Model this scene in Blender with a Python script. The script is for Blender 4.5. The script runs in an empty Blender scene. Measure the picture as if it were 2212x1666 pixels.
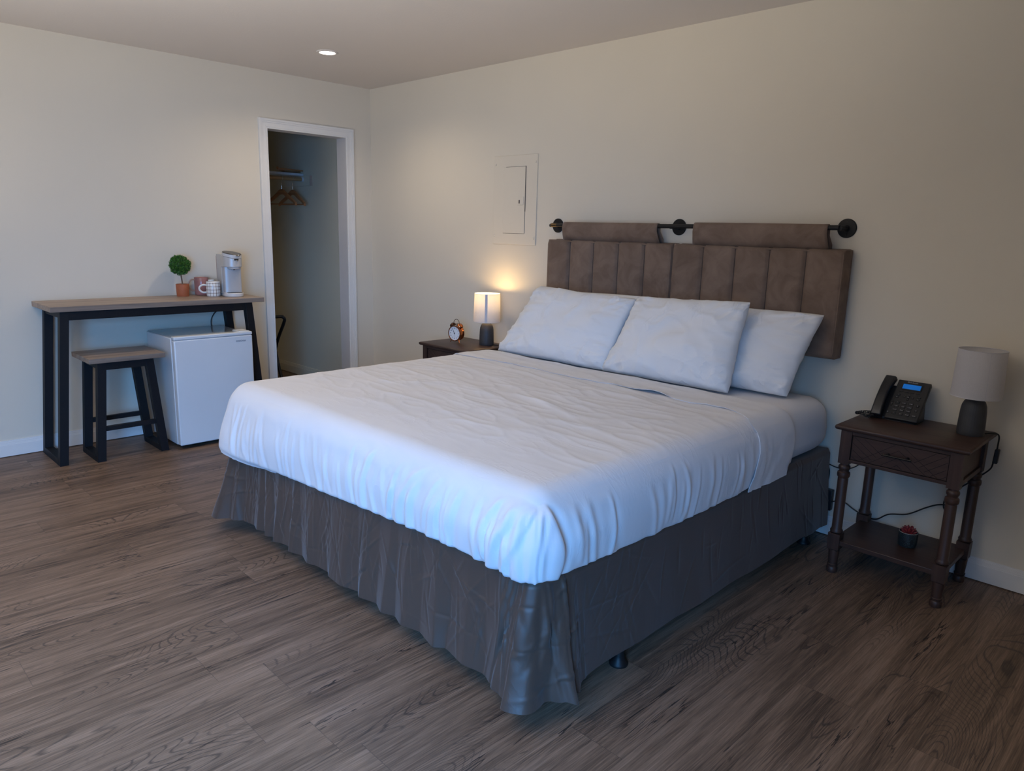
import bpy, bmesh, math, random
from mathutils import Vector, Matrix, noise
random.seed(7)
PI = math.pi
scene = bpy.context.scene
COL = scene.collection

# ------------------------------------------------------------------ helpers
def link(name, bm, mat, parent=None, smooth=True, angle=35, bevel=0, seg=2):
    me = bpy.data.meshes.new(name)
    bm.normal_update()
    bm.to_mesh(me); bm.free()
    o = bpy.data.objects.new(name, me)
    COL.objects.link(o)
    mats = mat if isinstance(mat, (list, tuple)) else [mat]
    for m in mats: me.materials.append(m)
    if parent is not None: o.parent = parent
    if smooth:
        for p in me.polygons: p.use_smooth = True
        me.set_sharp_from_angle(angle=math.radians(angle))
    if bevel:
        b = o.modifiers.new('bevel', 'BEVEL'); b.width = bevel; b.segments = seg
        b.limit_method = 'ANGLE'; b.angle_limit = math.radians(40); b.harden_normals = False
    return o

def tag(o, label, cat, group=None):
    o['label'] = label; o['category'] = cat
    if group: o['group'] = group
    return o

def thing(name, label, cat, loc=(0, 0, 0), rotz=0, group=None):
    o = bpy.data.objects.new(name, None); COL.objects.link(o)
    o.location = loc; o.rotation_euler = (0, 0, rotz); o.empty_display_size = .05
    return tag(o, label, cat, group)

def struct(name, bm, mat, **k):
    o = link(name, bm, mat, **k); o['kind'] = 'structure'; return o

def box(bm, x0, y0, z0, x1, y1, z1, mi=0):
    vs = [bm.verts.new(c) for c in ((x0,y0,z0),(x1,y0,z0),(x1,y1,z0),(x0,y1,z0),(x0,y0,z1),(x1,y0,z1),(x1,y1,z1),(x0,y1,z1))]
    for f in ((3,2,1,0),(4,5,6,7),(0,1,5,4),(1,2,6,5),(2,3,7,6),(3,0,4,7)):
        fc = bm.faces.new([vs[i] for i in f]); fc.material_index = mi
    return vs

def BX(*a):
    bm = bmesh.new(); box(bm, *a); return bm

def hexa(bm, bot, top):
    """bot/top: four corner points each, counter-clockwise seen from above"""
    vs = [bm.verts.new(c) for c in list(bot) + list(top)]
    for f in ((3,2,1,0),(4,5,6,7),(0,1,5,4),(1,2,6,5),(2,3,7,6),(3,0,4,7)):
        bm.faces.new([vs[i] for i in f])

def lathe(bm, prof, seg=32, c=(0,0,0), cap0=True, cap1=True, M=None, mi=0):
    rings = []
    for r, z in prof:
        ring = []
        for i in range(seg):
            a = 2*PI*i/seg
            p = Vector((r*math.cos(a), r*math.sin(a), z))
            if M is not None: p = M @ p
            ring.append(bm.verts.new(p + Vector(c)))
        rings.append(ring)
    for k in range(len(rings)-1):
        for i in range(seg):
            j = (i+1) % seg
            f = bm.faces.new((rings[k][i], rings[k][j], rings[k+1][j], rings[k+1][i])); f.material_index = mi
    if cap0: bm.faces.new(list(reversed(rings[0]))).material_index = mi
    if cap1: bm.faces.new(rings[-1]).material_index = mi
    return rings

def LT(prof, seg=32, **k):
    bm = bmesh.new(); lathe(bm, prof, seg, **k); return bm

def catmull(pts, n=8):
    P = [Vector(p) for p in pts]; out = []
    for i in range(len(P)-1):
        p0 = P[max(i-1,0)]; p1 = P[i]; p2 = P[i+1]; p3 = P[min(i+2,len(P)-1)]
        for k in range(n):
            t = k/n
            out.append(.5*((2*p1)+(-p0+p2)*t+(2*p0-5*p1+4*p2-p3)*t*t+(-p0+3*p1-3*p2+p3)*t**3))
    out.append(P[-1]); return out

def tube(bm, pts, r, seg=10, cap=True, closed=False):
    P = [Vector(p) for p in pts]; n = len(P); rings = []
    up = None
    for i in range(n):
        if closed: d = P[(i+1) % n]-P[i-1]
        else: d = P[min(i+1,n-1)]-P[max(i-1,0)]
        if d.length < 1e-9: d = Vector((0,0,1))
        d.normalize()
        if up is None:
            up = Vector((0,0,1)) if abs(d.z) < .9 else Vector((1,0,0))
        s = d.cross(up)
        if s.length < 1e-6: s = d.cross(Vector((0,1,0)))
        s.normalize(); up = s.cross(d).normalized()
        rr = r[i] if isinstance(r, (list, tuple)) else r
        rings.append([bm.verts.new(P[i]+rr*(math.cos(2*PI*k/seg)*s+math.sin(2*PI*k/seg)*up)) for k in range(seg)])
    m = n if closed else n-1
    for i in range(m):
        A = rings[i]; B = rings[(i+1) % n]
        for k in range(seg):
            j = (k+1) % seg
            bm.faces.new((A[k], A[j], B[j], B[k]))
    if cap and not closed:
        bm.faces.new(list(reversed(rings[0]))); bm.faces.new(rings[-1])

def TB(pts, r, seg=10, **k):
    bm = bmesh.new(); tube(bm, pts, r, seg, **k); return bm

def grid_faces(bm, rows):
    for a, b in zip(rows[:-1], rows[1:]):
        for i in range(len(a)-1):
            bm.faces.new((a[i], a[i+1], b[i+1], b[i]))

def text_mesh(name, body, size, mat, parent, M, extrude=.0004, align='CENTER'):
    cu = bpy.data.curves.new(name, 'FONT'); cu.body = body; cu.size = size; cu.extrude = extrude
    cu.align_x = align; cu.align_y = 'CENTER'; cu.resolution_u = 3
    t = bpy.data.objects.new(name + '_tmp', cu); COL.objects.link(t)
    dg = bpy.context.evaluated_depsgraph_get(); dg.update()
    me = bpy.data.meshes.new_from_object(t.evaluated_get(dg))
    bpy.data.objects.remove(t)
    me.transform(M)
    o = bpy.data.objects.new(name, me); COL.objects.link(o)
    me.materials.clear(); me.materials.append(mat)
    if parent is not None: o.parent = parent
    return o

def copy_tree(o, parent=None):
    c = o.copy(); COL.objects.link(c)
    if parent is not None: c.parent = parent
    for ch in o.children: copy_tree(ch, c)
    return c

def sm(a, b, x):
    t = min(1, max(0, (x-a)/(b-a))); return t*t*(3-2*t)

def N(x, y=0, z=0): return noise.noise(Vector((x, y, z)))
def ridge(x, y=0, z=0): return 1-abs(noise.noise(Vector((x, y, z))))*2

# ------------------------------------------------------------------ materials
def new_mat(name):
    m = bpy.data.materials.new(name); m.use_nodes = True
    nt = m.node_tree; b = nt.nodes['Principled BSDF']
    return m, nt, b

def nd(nt, typ, **k):
    n = nt.nodes.new(typ)
    for a, v in k.items():
        if a.startswith('i_'):
            key = a[2:]
            n.inputs[int(key) if key.isdigit() else key].default_value = v
        else: setattr(n, a, v)
    return n

def ramp(nt, stops):
    r = nt.nodes.new('ShaderNodeValToRGB'); e = r.color_ramp.elements
    while len(e) < len(stops): e.new(.5)
    for el, (p, c) in zip(e, stops): el.position = p; el.color = (*c, 1)
    return r

def math_n(nt, op, a, b=None, c=None):
    n = nt.nodes.new('ShaderNodeMath'); n.operation = op
    for i, v in enumerate((a, b, c)):
        if v is None: continue
        if isinstance(v, (int, float)): n.inputs[i].default_value = v
        else: nt.links.new(v, n.inputs[i])
    return n.outputs[0]

def mixc(nt, fac, a, b, typ='MIX'):
    n = nt.nodes.new('ShaderNodeMix'); n.data_type = 'RGBA'; n.blend_type = typ
    for sock, v in ((n.inputs[0], fac), (n.inputs[6], a), (n.inputs[7], b)):
        if isinstance(v, (int, float)): sock.default_value = v
        elif isinstance(v, tuple): sock.default_value = (*v, 1) if len(v) == 3 else v
        else: nt.links.new(v, sock)
    return n.outputs[2]

def pos_vec(nt, scale=(1,1,1), obj=True):
    tc = nt.nodes.new('ShaderNodeTexCoord'); mp = nt.nodes.new('ShaderNodeMapping')
    mp.inputs['Scale'].default_value = scale
    nt.links.new(tc.outputs['Object'], mp.inputs['Vector'])
    return mp.outputs[0]

def add_bump(nt, b, height, strength=.2, dist=.002):
    bp = nt.nodes.new('ShaderNodeBump'); bp.inputs['Strength'].default_value = strength
    bp.inputs['Distance'].default_value = dist
    nt.links.new(height, bp.inputs['Height']); nt.links.new(bp.outputs[0], b.inputs['Normal'])

def plain(name, col, rough=.5, metal=0, nscale=40, namt=.06, bump=0, spec=.5, sheen=0, scale=(1,1,1)):
    """base colour varied by a little procedural noise, optional fine bump"""
    m, nt, b = new_mat(name)
    v = pos_vec(nt, scale)
    n = nd(nt, 'ShaderNodeTexNoise', i_Scale=nscale, i_Detail=4.0); nt.links.new(v, n.inputs['Vector'])
    d = tuple(max(0, c*(1-namt)) for c in col); l = tuple(min(1, c*(1+namt)) for c in col)
    r = ramp(nt, [(.3, d), (.7, l)]); nt.links.new(n.outputs[0], r.inputs[0])
    nt.links.new(r.outputs[0], b.inputs['Base Color'])
    b.inputs['Roughness'].default_value = rough; b.inputs['Metallic'].default_value = metal
    b.inputs['Specular IOR Level'].default_value = spec
    if sheen:
        b.inputs['Sheen Weight'].default_value = sheen; b.inputs['Sheen Roughness'].default_value = .4
    if bump: add_bump(nt, b, n.outputs[0], bump, .001)
    return m

def emis(name, col, strength):
    m, nt, b = new_mat(name)
    n = nd(nt, 'ShaderNodeTexNoise', i_Scale=3.0)
    r = ramp(nt, [(0, col), (1, tuple(c*.97 for c in col))]); nt.links.new(n.outputs[0], r.inputs[0])
    nt.links.new(r.outputs[0], b.inputs['Emission Color']); nt.links.new(r.outputs[0], b.inputs['Base Color'])
    b.inputs['Emission Strength'].default_value = strength
    return m

def wall_mat(name, col, bump=.12, scale=130):
    m, nt, b = new_mat(name)
    v = pos_vec(nt)
    n = nd(nt, 'ShaderNodeTexNoise', i_Scale=float(scale), i_Detail=6.0, i_Roughness=.6); nt.links.new(v, n.inputs['Vector'])
    n2 = nd(nt, 'ShaderNodeTexNoise', i_Scale=1.3, i_Detail=3.0); nt.links.new(v, n2.inputs['Vector'])
    r = ramp(nt, [(.3, tuple(c*.97 for c in col)), (.7, col)]); nt.links.new(n2.outputs[0], r.inputs[0])
    nt.links.new(r.outputs[0], b.inputs['Base Color'])
    b.inputs['Roughness'].default_value = .6; b.inputs['Specular IOR Level'].default_value = .25
    add_bump(nt, b, n.outputs[0], bump, .002)
    return m

def floor_mat():
    m, nt, b = new_mat('vinyl plank floor')
    W, L = .178, 1.22
    tc = nt.nodes.new('ShaderNodeTexCoord'); sp = nt.nodes.new('ShaderNodeSeparateXYZ')
    nt.links.new(tc.outputs['Object'], sp.inputs[0])
    x, y = sp.outputs[0], sp.outputs[1]
    u = math_n(nt, 'ADD', math_n(nt, 'DIVIDE', x, W), .14)
    row = math_n(nt, 'FLOOR', u)
    w1 = nd(nt, 'ShaderNodeTexWhiteNoise', noise_dimensions='1D'); nt.links.new(row, w1.inputs['W'])
    v = math_n(nt, 'ADD', math_n(nt, 'DIVIDE', y, L), math_n(nt, 'MULTIPLY', w1.outputs[0], 7.31))
    colm = math_n(nt, 'FLOOR', v)
    cid = nd(nt, 'ShaderNodeCombineXYZ'); nt.links.new(row, cid.inputs[0]); nt.links.new(colm, cid.inputs[1])
    w2 = nd(nt, 'ShaderNodeTexWhiteNoise', noise_dimensions='2D'); nt.links.new(cid.outputs[0], w2.inputs['Vector'])
    rs = nt.nodes.new('ShaderNodeSeparateColor'); nt.links.new(w2.outputs['Color'], rs.inputs[0])
    def gvec(sx, sy):
        c = nd(nt, 'ShaderNodeCombineXYZ')
        nt.links.new(math_n(nt, 'ADD', math_n(nt, 'MULTIPLY', x, sx), math_n(nt, 'MULTIPLY', rs.outputs[0], 40.)), c.inputs[0])
        nt.links.new(math_n(nt, 'ADD', math_n(nt, 'MULTIPLY', y, sy), math_n(nt, 'MULTIPLY', rs.outputs[1], 40.)), c.inputs[1])
        return c.outputs[0]
    def noi(vec, scale, det=6., rough=.6, dist=0.):
        n = nd(nt, 'ShaderNodeTexNoise', i_Scale=scale, i_Detail=det, i_Roughness=rough, i_Distortion=dist)
        nt.links.new(vec, n.inputs['Vector']); return n.outputs[0]
    fine = noi(gvec(300, 7), 1., 5., .65)
    mid = noi(gvec(34, 1.5), 1., 5., .6, .4)
    broad = noi(gvec(9, .7), 1., 3., .5, .3)
    # growth-ring figure
    fld = noi(gvec(4.2, .80), 1., 1.5, .4, .15)
    ring = math_n(nt, 'ABSOLUTE', math_n(nt, 'SUBTRACT', math_n(nt, 'FRACT', math_n(nt, 'ADD', math_n(nt, 'MULTIPLY', fld, 62.), math_n(nt, 'MULTIPLY', mid, 1.1))), .5))
    ringm = math_n(nt, 'SMOOTH_MIN', math_n(nt, 'MULTIPLY', math_n(nt, 'MAXIMUM', math_n(nt, 'SUBTRACT', ring, .35), 0.), 7.), 1., .1)
    pmask = noi(gvec(3., .9), 1., 1.)
    pm = ramp(nt, [(.48, (0,0,0)), (.58, (1,1,1))]); nt.links.new(pmask, pm.inputs[0])
    ringf = math_n(nt, 'MULTIPLY', ringm, pm.outputs[0])
    # dark splits
    ck = noi(gvec(20, 1.1), 1., 4., .55, .9)
    crack = math_n(nt, 'LESS_THAN', math_n(nt, 'ABSOLUTE', math_n(nt, 'SUBTRACT', ck, .5)), .011)
    cm = ramp(nt, [(.54, (0,0,0)), (.62, (1,1,1))]); nt.links.new(noi(gvec(7., 1.6), 1., 1.), cm.inputs[0])
    crackf = math_n(nt, 'MULTIPLY', crack, cm.outputs[0])
    dev = lambda v_, k: math_n(nt, 'MULTIPLY', math_n(nt, 'SUBTRACT', v_, .5), k)
    tone = math_n(nt, 'ADD', math_n(nt, 'ADD', dev(fine, .62), dev(mid, .50)), math_n(nt, 'ADD', dev(broad, .28), dev(rs.outputs[2], .045)))
    tone = math_n(nt, 'ADD', tone, .5)
    r = ramp(nt, [(.33, (.042,.026,.018)), (.45, (.118,.075,.050)), (.53, (.185,.119,.080)), (.66, (.290,.195,.137))])
    nt.links.new(tone, r.inputs[0])
    hue = mixc(nt, math_n(nt, 'MULTIPLY', broad, .35), r.outputs[0], (.20,.135,.09), 'MIX')
    c1 = mixc(nt, math_n(nt, 'MULTIPLY', ringf, .8), hue, (.035,.027,.023))
    c2 = mixc(nt, math_n(nt, 'MULTIPLY', crackf, .85), c1, (.016,.013,.012))
    fu = math_n(nt, 'FRACT', u); fv = math_n(nt, 'FRACT', v)
    gu = math_n(nt, 'LESS_THAN', math_n(nt, 'MINIMUM', fu, math_n(nt, 'SUBTRACT', 1., fu)), .0045)
    gv = math_n(nt, 'LESS_THAN', math_n(nt, 'MINIMUM', fv, math_n(nt, 'SUBTRACT', 1., fv)), .0008)
    gap = math_n(nt, 'MAXIMUM', gu, gv)
    c3 = mixc(nt, math_n(nt, 'MULTIPLY', gap, .45), c2, (.03,.025,.022))
    nt.links.new(c3, b.inputs['Base Color'])
    rr = ramp(nt, [(.3, (.52,)*3), (.7, (.40,)*3)]); nt.links.new(tone, rr.inputs[0])
    nt.links.new(rr.outputs[0], b.inputs['Roughness'])
    b.inputs['Specular IOR Level'].default_value = .4
    h = math_n(nt, 'SUBTRACT', math_n(nt, 'ADD', tone, math_n(nt, 'MULTIPLY', fine, .5)), math_n(nt, 'ADD', math_n(nt, 'MULTIPLY', gap, 1.), crackf))
    add_bump(nt, b, h, .25, .0012)
    return m

def wood_mat(name, axis, dark, light, rough=.45, scale=1., bump=.08):
    """fine straight grain along the given axis (0 x, 1 y, 2 z)"""
    m, nt, b = new_mat(name)
    s = [55.*scale]*3; s[axis] = 2.2*scale
    v = pos_vec(nt, tuple(s))
    n = nd(nt, 'ShaderNodeTexNoise', i_Scale=1., i_Detail=6., i_Roughness=.62, i_Distortion=.4); nt.links.new(v, n.inputs['Vector'])
    s2 = [13.*scale]*3; s2[axis] = .8*scale
    v2 = pos_vec(nt, tuple(s2))
    n2 = nd(nt, 'ShaderNodeTexNoise', i_Scale=1., i_Detail=3.); nt.links.new(v2, n2.inputs['Vector'])
    t = math_n(nt, 'ADD', math_n(nt, 'MULTIPLY', n.outputs[0], .55), math_n(nt, 'MULTIPLY', n2.outputs[0], .45))
    r = ramp(nt, [(.36, dark), (.64, light)]); nt.links.new(t, r.inputs[0])
    nt.links.new(r.outputs[0], b.inputs['Base Color']); b.inputs['Roughness'].default_value = rough
    b.inputs['Specular IOR Level'].default_value = .4
    add_bump(nt, b, n.outputs[0], bump, .001)
    return m

def cloth_mat(name, col, rough=.8, crease=0., cscale=6., weave=.05, sheen=.1, stretch=(1,1,1), spec=.2, dist=.006):
    m, nt, b = new_mat(name)
    v = pos_vec(nt)
    n = nd(nt, 'ShaderNodeTexNoise', i_Scale=2.5, i_Detail=3.); nt.links.new(v, n.inputs['Vector'])
    r = ramp(nt, [(.3, tuple(c*.95 for c in col)), (.7, col)]); nt.links.new(n.outputs[0], r.inputs[0])
    nt.links.new(r.outputs[0], b.inputs['Base Color'])
    b.inputs['Roughness'].default_value = rough; b.inputs['Specular IOR Level'].default_value = spec
    b.inputs['Sheen Weight'].default_value = sheen; b.inputs['Sheen Roughness'].default_value = .5
    vs = pos_vec(nt, stretch)
    c = nd(nt, 'ShaderNodeTexNoise', i_Scale=cscale, i_Detail=3., i_Roughness=.5, i_Distortion=.6); nt.links.new(vs, c.inputs['Vector'])
    rd = math_n(nt, 'SUBTRACT', 1., math_n(nt, 'MULTIPLY', math_n(nt, 'ABSOLUTE', math_n(nt, 'SUBTRACT', c.outputs[0], .5)), 9.))
    rd = math_n(nt, 'MAXIMUM', rd, 0.)
    rd = math_n(nt, 'POWER', rd, 2.)
    msk = nd(nt, 'ShaderNodeTexNoise', i_Scale=cscale*.7, i_Detail=1.); nt.links.new(v, msk.inputs['Vector'])
    mr = ramp(nt, [(.45, (0,0,0)), (.62, (1,1,1))]); nt.links.new(msk.outputs[0], mr.inputs[0])
    rd = math_n(nt, 'MULTIPLY', rd, mr.outputs[0])
    w = nd(nt, 'ShaderNodeTexNoise', i_Scale=700., i_Detail=1.); nt.links.new(v, w.inputs['Vector'])
    soft = nd(nt, 'ShaderNodeTexNoise', i_Scale=cscale*2.2, i_Detail=3.); nt.links.new(vs, soft.inputs['Vector'])
    h = math_n(nt, 'ADD', math_n(nt, 'MULTIPLY', rd, crease), math_n(nt, 'ADD', math_n(nt, 'MULTIPLY', w.outputs[0], weave), math_n(nt, 'MULTIPLY', soft.outputs[0], crease*.6)))
    add_bump(nt, b, h, 1., dist)
    return m

def velvet_mat():
    m, nt, b = new_mat('taupe velvet')
    v = pos_vec(nt)
    n = nd(nt, 'ShaderNodeTexNoise', i_Scale=9., i_Detail=5., i_Roughness=.6, i_Distortion=.7); nt.links.new(v, n.inputs['Vector'])
    r = ramp(nt, [(.35, (.150,.104,.078)), (.55, (.196,.139,.106)), (.75, (.232,.168,.130))]); nt.links.new(n.outputs[0], r.inputs[0])
    nt.links.new(r.outputs[0], b.inputs['Base Color'])
    b.inputs['Roughness'].default_value = .85; b.inputs['Specular IOR Level'].default_value = .15
    b.inputs['Sheen Weight'].default_value = .35; b.inputs['Sheen Roughness'].default_value = .35
    b.inputs['Sheen Tint'].default_value = (.75,.65,.58,1)
    w = nd(nt, 'ShaderNodeTexNoise', i_Scale=500.); nt.links.new(v, w.inputs['Vector'])
    add_bump(nt, b, w.outputs[0], .15, .001)
    return m

def shade_mat(name, col, trans):
    m, nt, b = new_mat(name)
    out = nt.nodes['Material Output']
    nt.nodes.remove(b)
    v = pos_vec(nt, (1,1,1))
    n = nd(nt, 'ShaderNodeTexNoise', i_Scale=350., i_Detail=2.); nt.links.new(v, n.inputs['Vector'])
    r = ramp(nt, [(.3, tuple(c*.94 for c in col)), (.7, col)]); nt.links.new(n.outputs[0], r.inputs[0])
    d = nd(nt, 'ShaderNodeBsdfDiffuse'); t = nd(nt, 'ShaderNodeBsdfTranslucent')
    nt.links.new(r.outputs[0], d.inputs[0]); nt.links.new(r.outputs[0], t.inputs[0])
    mx = nd(nt, 'ShaderNodeMixShader'); mx.inputs[0].default_value = trans
    nt.links.new(d.outputs[0], mx.inputs[1]); nt.links.new(t.outputs[0], mx.inputs[2])
    nt.links.new(mx.outputs[0], out.inputs[0])
    return m

def grid_mug_mat():
    """white glaze with thin brown hand-drawn grid lines around the wall"""
    m, nt, b = new_mat('white glaze with brown grid')
    tc = nt.nodes.new('ShaderNodeTexCoord'); sp = nt.nodes.new('ShaderNodeSeparateXYZ')
    nt.links.new(tc.outputs['Object'], sp.inputs[0])
    n = nd(nt, 'ShaderNodeTexNoise', i_Scale=18.); nt.links.new(tc.outputs['Object'], n.inputs['Vector'])
    wob = math_n(nt, 'MULTIPLY', math_n(nt, 'SUBTRACT', n.outputs[0], .5), .18)
    a = math_n(nt, 'ARCTAN2', sp.outputs[1], sp.outputs[0])
    fa = math_n(nt, 'FRACT', math_n(nt, 'ADD', math_n(nt, 'MULTIPLY', a, 14/(2*PI)), wob))
    fz = math_n(nt, 'FRACT', math_n(nt, 'ADD', math_n(nt, 'DIVIDE', sp.outputs[2], .0215), wob))
    la = math_n(nt, 'LESS_THAN', fa, .12); lz = math_n(nt, 'LESS_THAN', fz, .12)
    rad = math_n(nt, 'SQRT', math_n(nt, 'ADD', math_n(nt, 'MULTIPLY', sp.outputs[0], sp.outputs[0]), math_n(nt, 'MULTIPLY', sp.outputs[1], sp.outputs[1])))
    on = math_n(nt, 'MULTIPLY', math_n(nt, 'MULTIPLY', math_n(nt, 'MAXIMUM', la, lz), math_n(nt, 'GREATER_THAN', rad, .0415)), math_n(nt, 'LESS_THAN', sp.outputs[2], .092))
    c = mixc(nt, on, (.80,.78,.75), (.13,.055,.022))
    nt.links.new(c, b.inputs['Base Color']); b.inputs['Roughness'].default_value = .25
    return m

def pot_mat():
    """dark glaze with faint blue-green overlapping circles"""
    m, nt, b = new_mat('dark patterned glaze')
    v = pos_vec(nt)
    vo = nd(nt, 'ShaderNodeTexVoronoi', i_Scale=60.); nt.links.new(v, vo.inputs['Vector'])
    f = math_n(nt, 'FRACT', math_n(nt, 'MULTIPLY', vo.outputs['Distance'], 4.))
    r = ramp(nt, [(.0, (.010,.013,.017)), (.7, (.010,.014,.018)), (.85, (.045,.085,.095)), (1, (.012,.016,.02))]); nt.links.new(f, r.inputs[0])
    nt.links.new(r.outputs[0], b.inputs['Base Color']); b.inputs['Roughness'].default_value = .35
    return m

M = {}
M['wall'] = wall_mat('painted wall', (.70, .642, .540))
M['ceiling'] = wall_mat('textured ceiling', (.69, .64, .60), .35, 75)
M['closet'] = wall_mat('closet wall', (.80, .74, .58))
M['trim'] = plain('white trim paint', (.74,.73,.71), .35, nscale=8, namt=.02)
M['jamb'] = plain('jamb paint', (.68,.66,.65), .45, nscale=8, namt=.02)
M['floor'] = floor_mat()
M['sheet'] = cloth_mat('white cotton sheet', (.72,.715,.735), .85, .10, 9., .03, .1, (1,2.6,1), dist=.004)
M['fitted'] = cloth_mat('white fitted sheet', (.70,.69,.71), .85, .10, 7., .03, .1, dist=.004)
M['pillow'] = cloth_mat('white pillowcase', (.73,.73,.735), .85, .34, 9., .03, .1, dist=.005)
M['skirt'] = cloth_mat('charcoal satin skirt', (.068,.043,.032), .46, .10, 8.5, .02, .15, (1,1,.8), .4, dist=.004)
M['boxspring'] = cloth_mat('box spring ticking', (.5,.5,.5), .9)
M['velvet'] = velvet_mat()
M['seam'] = plain('seam thread', (.085,.060,.048), .9)
M['black'] = plain('matte black metal', (.007,.007,.008), .5, .0, 60, .1, spec=.35)
M['blackwood'] = plain('black painted wood', (.006,.006,.008), .55, 0, 60, .15, .1, spec=.3)
M['brass'] = plain('worn brass', (.10,.065,.03), .35, .8)
M['plastic'] = plain('black plastic', (.012,.012,.015), .38, 0, 60, .1)
M['plastic2'] = plain('black textured plastic', (.016,.016,.018), .5, 0, 300, .2, .1)
M['rubber'] = plain('black rubber cord', (.008,.008,.009), .5)
M['desk'] = wood_mat('grey oak laminate', 1, (.20,.145,.11), (.40,.315,.25), .42)
M['desk_edge'] = wood_mat('grey oak laminate edge', 1, (.155,.115,.092), (.27,.215,.175), .5)
M['ns'] = wood_mat('dark walnut stain', 0, (.033,.0175,.0135), (.066,.037,.029), .42)
M['nsz'] = wood_mat('dark walnut stain upright', 2, (.033,.0175,.0135), (.066,.037,.029), .42)
M['groove'] = plain('dark groove', (.006,.004,.003), .8)
M['bronze'] = plain('dark bronze', (.03,.027,.026), .35, .7)
M['lampbase'] = plain('charcoal ceramic', (.034,.035,.040), .55, 0, 30, .15, .1)
M['shade'] = shade_mat('white linen shade', (.72,.67,.64), .15)
M['shade_off'] = shade_mat('white linen shade unlit', (.66,.64,.65), .3)
M['seam_strip'] = plain('shade seam strip', (.58,.57,.60), .8, 0, 200)
M['copper'] = plain('polished copper', (.52,.19,.08), .2, 1., 30, .06)
M['darkcopper'] = plain('dark antique copper', (.09,.045,.03), .3, 1., 30, .1)
M['dial'] = plain('white clock dial', (.75,.77,.80), .4, 0, 10, .02)
M['ink'] = plain('dark ink', (.01,.012,.03), .6)
M['whiteink'] = plain('pale printing', (.42,.42,.44), .5)
M['greyink'] = plain('grey printing', (.13,.13,.15), .5)
M['screen'] = emis('blue phone screen', (.0, .11, .42), .62)
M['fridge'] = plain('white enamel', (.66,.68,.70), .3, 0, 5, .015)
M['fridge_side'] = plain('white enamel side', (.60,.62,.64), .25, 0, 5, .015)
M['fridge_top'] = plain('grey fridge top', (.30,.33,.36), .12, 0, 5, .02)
M['gasket'] = plain('white gasket', (.55,.57,.6), .6)
M['appliance'] = plain('pale grey plastic', (.56,.545,.53), .38, .15, 20, .02)
M['appliance2'] = plain('light grey plastic', (.62,.60,.58), .4, 0, 20, .02)
M['appl_metal'] = plain('silver satin', (.50,.50,.51), .42, .2, 20, .03)
M['darklid'] = plain('smoky grey lid', (.05,.046,.043), .3, .2)
M['chrome'] = plain('chrome', (.75,.75,.75), .12, 1.)
M['terracotta'] = plain('terracotta', (.40,.115,.045), .65, 0, 40, .1)
M['soil'] = plain('soil', (.03,.02,.014), .95, 0, 150, .4, .5)
M['bark'] = plain('bark', (.17,.10,.065), .8, 0, 60, .2, .3)
M['leaf'] = plain('boxwood leaf', (.060,.165,.022), .45, 0, 70, .75)
M['pink'] = plain('pink glaze', (.38,.165,.145), .22, 0, 15, .15)
M['mugtan'] = plain('tan glaze', (.42,.27,.20), .3, 0, 20, .12)
M['whiteglaze'] = plain('white glaze', (.76,.75,.73), .25, 0, 10, .03)
M['gridmug'] = grid_mug_mat()
M['succulent'] = plain('red succulent', (.20,.018,.022), .5, 0, 60, .35)
M['potdark'] = pot_mat()
M['rim'] = plain('cream rim', (.30,.28,.25), .5)
M['hanger'] = wood_mat('varnished maple', 0, (.30,.12,.045), (.50,.24,.10), .35, .6)
M['rod'] = wood_mat('wooden rod', 1, (.33,.19,.085), (.47,.29,.14), .5, .6)
M['shelf'] = plain('white shelf', (.62,.64,.68), .4)
M['rubbed'] = plain('bare wood end', (.44,.33,.27), .7)
M['light'] = emis('lit downlight', (1., .93, .84), 14.)
M['wallpanel'] = wall_mat('painted panel', (.70,.640,.537), .05, 130)
M['gapline'] = plain('dark gap', (.09,.08,.075), .8)
M['glassd'] = plain('clock glass', (.7,.72,.75), .1)

# ------------------------------------------------------------------ camera
R = ((0.70478704, 0.70894434, 0.02594522), (-0.16531757, 0.1285627, 0.977825), (-0.68988791, 0.69344759, -0.20781028))
cam = bpy.data.cameras.new('camera'); co = bpy.data.objects.new('camera', cam); COL.objects.link(co)
r_, u_, f_ = (Vector(v) for v in R)
co.matrix_world = Matrix(((r_.x, u_.x, -f_.x, 5.05839289), (r_.y, u_.y, -f_.y, -3.43761658), (r_.z, u_.z, -f_.z, 1.39836304), (0, 0, 0, 1)))
cam.sensor_fit = 'HORIZONTAL'; cam.sensor_width = 36; cam.lens = 25.64598
cam.clip_start = .02
scene.camera = co

# ------------------------------------------------------------------ room
H = 2.44
RX, FY = 5.80, -4.75         # right wall, front wall
struct('floor', BX(-1.75, FY-.12, -.1, RX+.12, .12, 0), M['floor'], smooth=False)
struct('ceiling', BX(-1.75, FY-.12, H, RX+.12, .12, H+.1), M['ceiling'], smooth=False)
struct('wall_back', BX(-.12, 0, 0, RX+.12, .12, H), M['wall'], smooth=False)
bm = bmesh.new()
DY0, DY1, DZ = -.882, -.218, 2.070
box(bm, -.12, FY, 0, 0, DY0, H); box(bm, -.12, DY1, 0, 0, 0, H); box(bm, -.12, DY0, DZ, 0, DY1, H)
struct('wall_left', bm, M['wall'], smooth=False)
struct('wall_right', BX(RX, FY-.12, 0, RX+.12, 0, H), M['wall'], smooth=False)
bm = bmesh.new()     # front wall with a wide glazed opening
WX0, WX1, WZ0, WZ1 = 2.90, 5.60, .10, 2.12
box(bm, -.12, FY-.12, 0, WX0, FY, H); box(bm, WX1, FY-.12, 0, RX, FY, H)
box(bm, WX0, FY-.12, 0, WX1, FY, WZ0); box(bm, WX0, FY-.12, WZ1, WX1, FY, H)
struct('wall_front', bm, M['wall'], smooth=False)
bm = bmesh.new()
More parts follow.
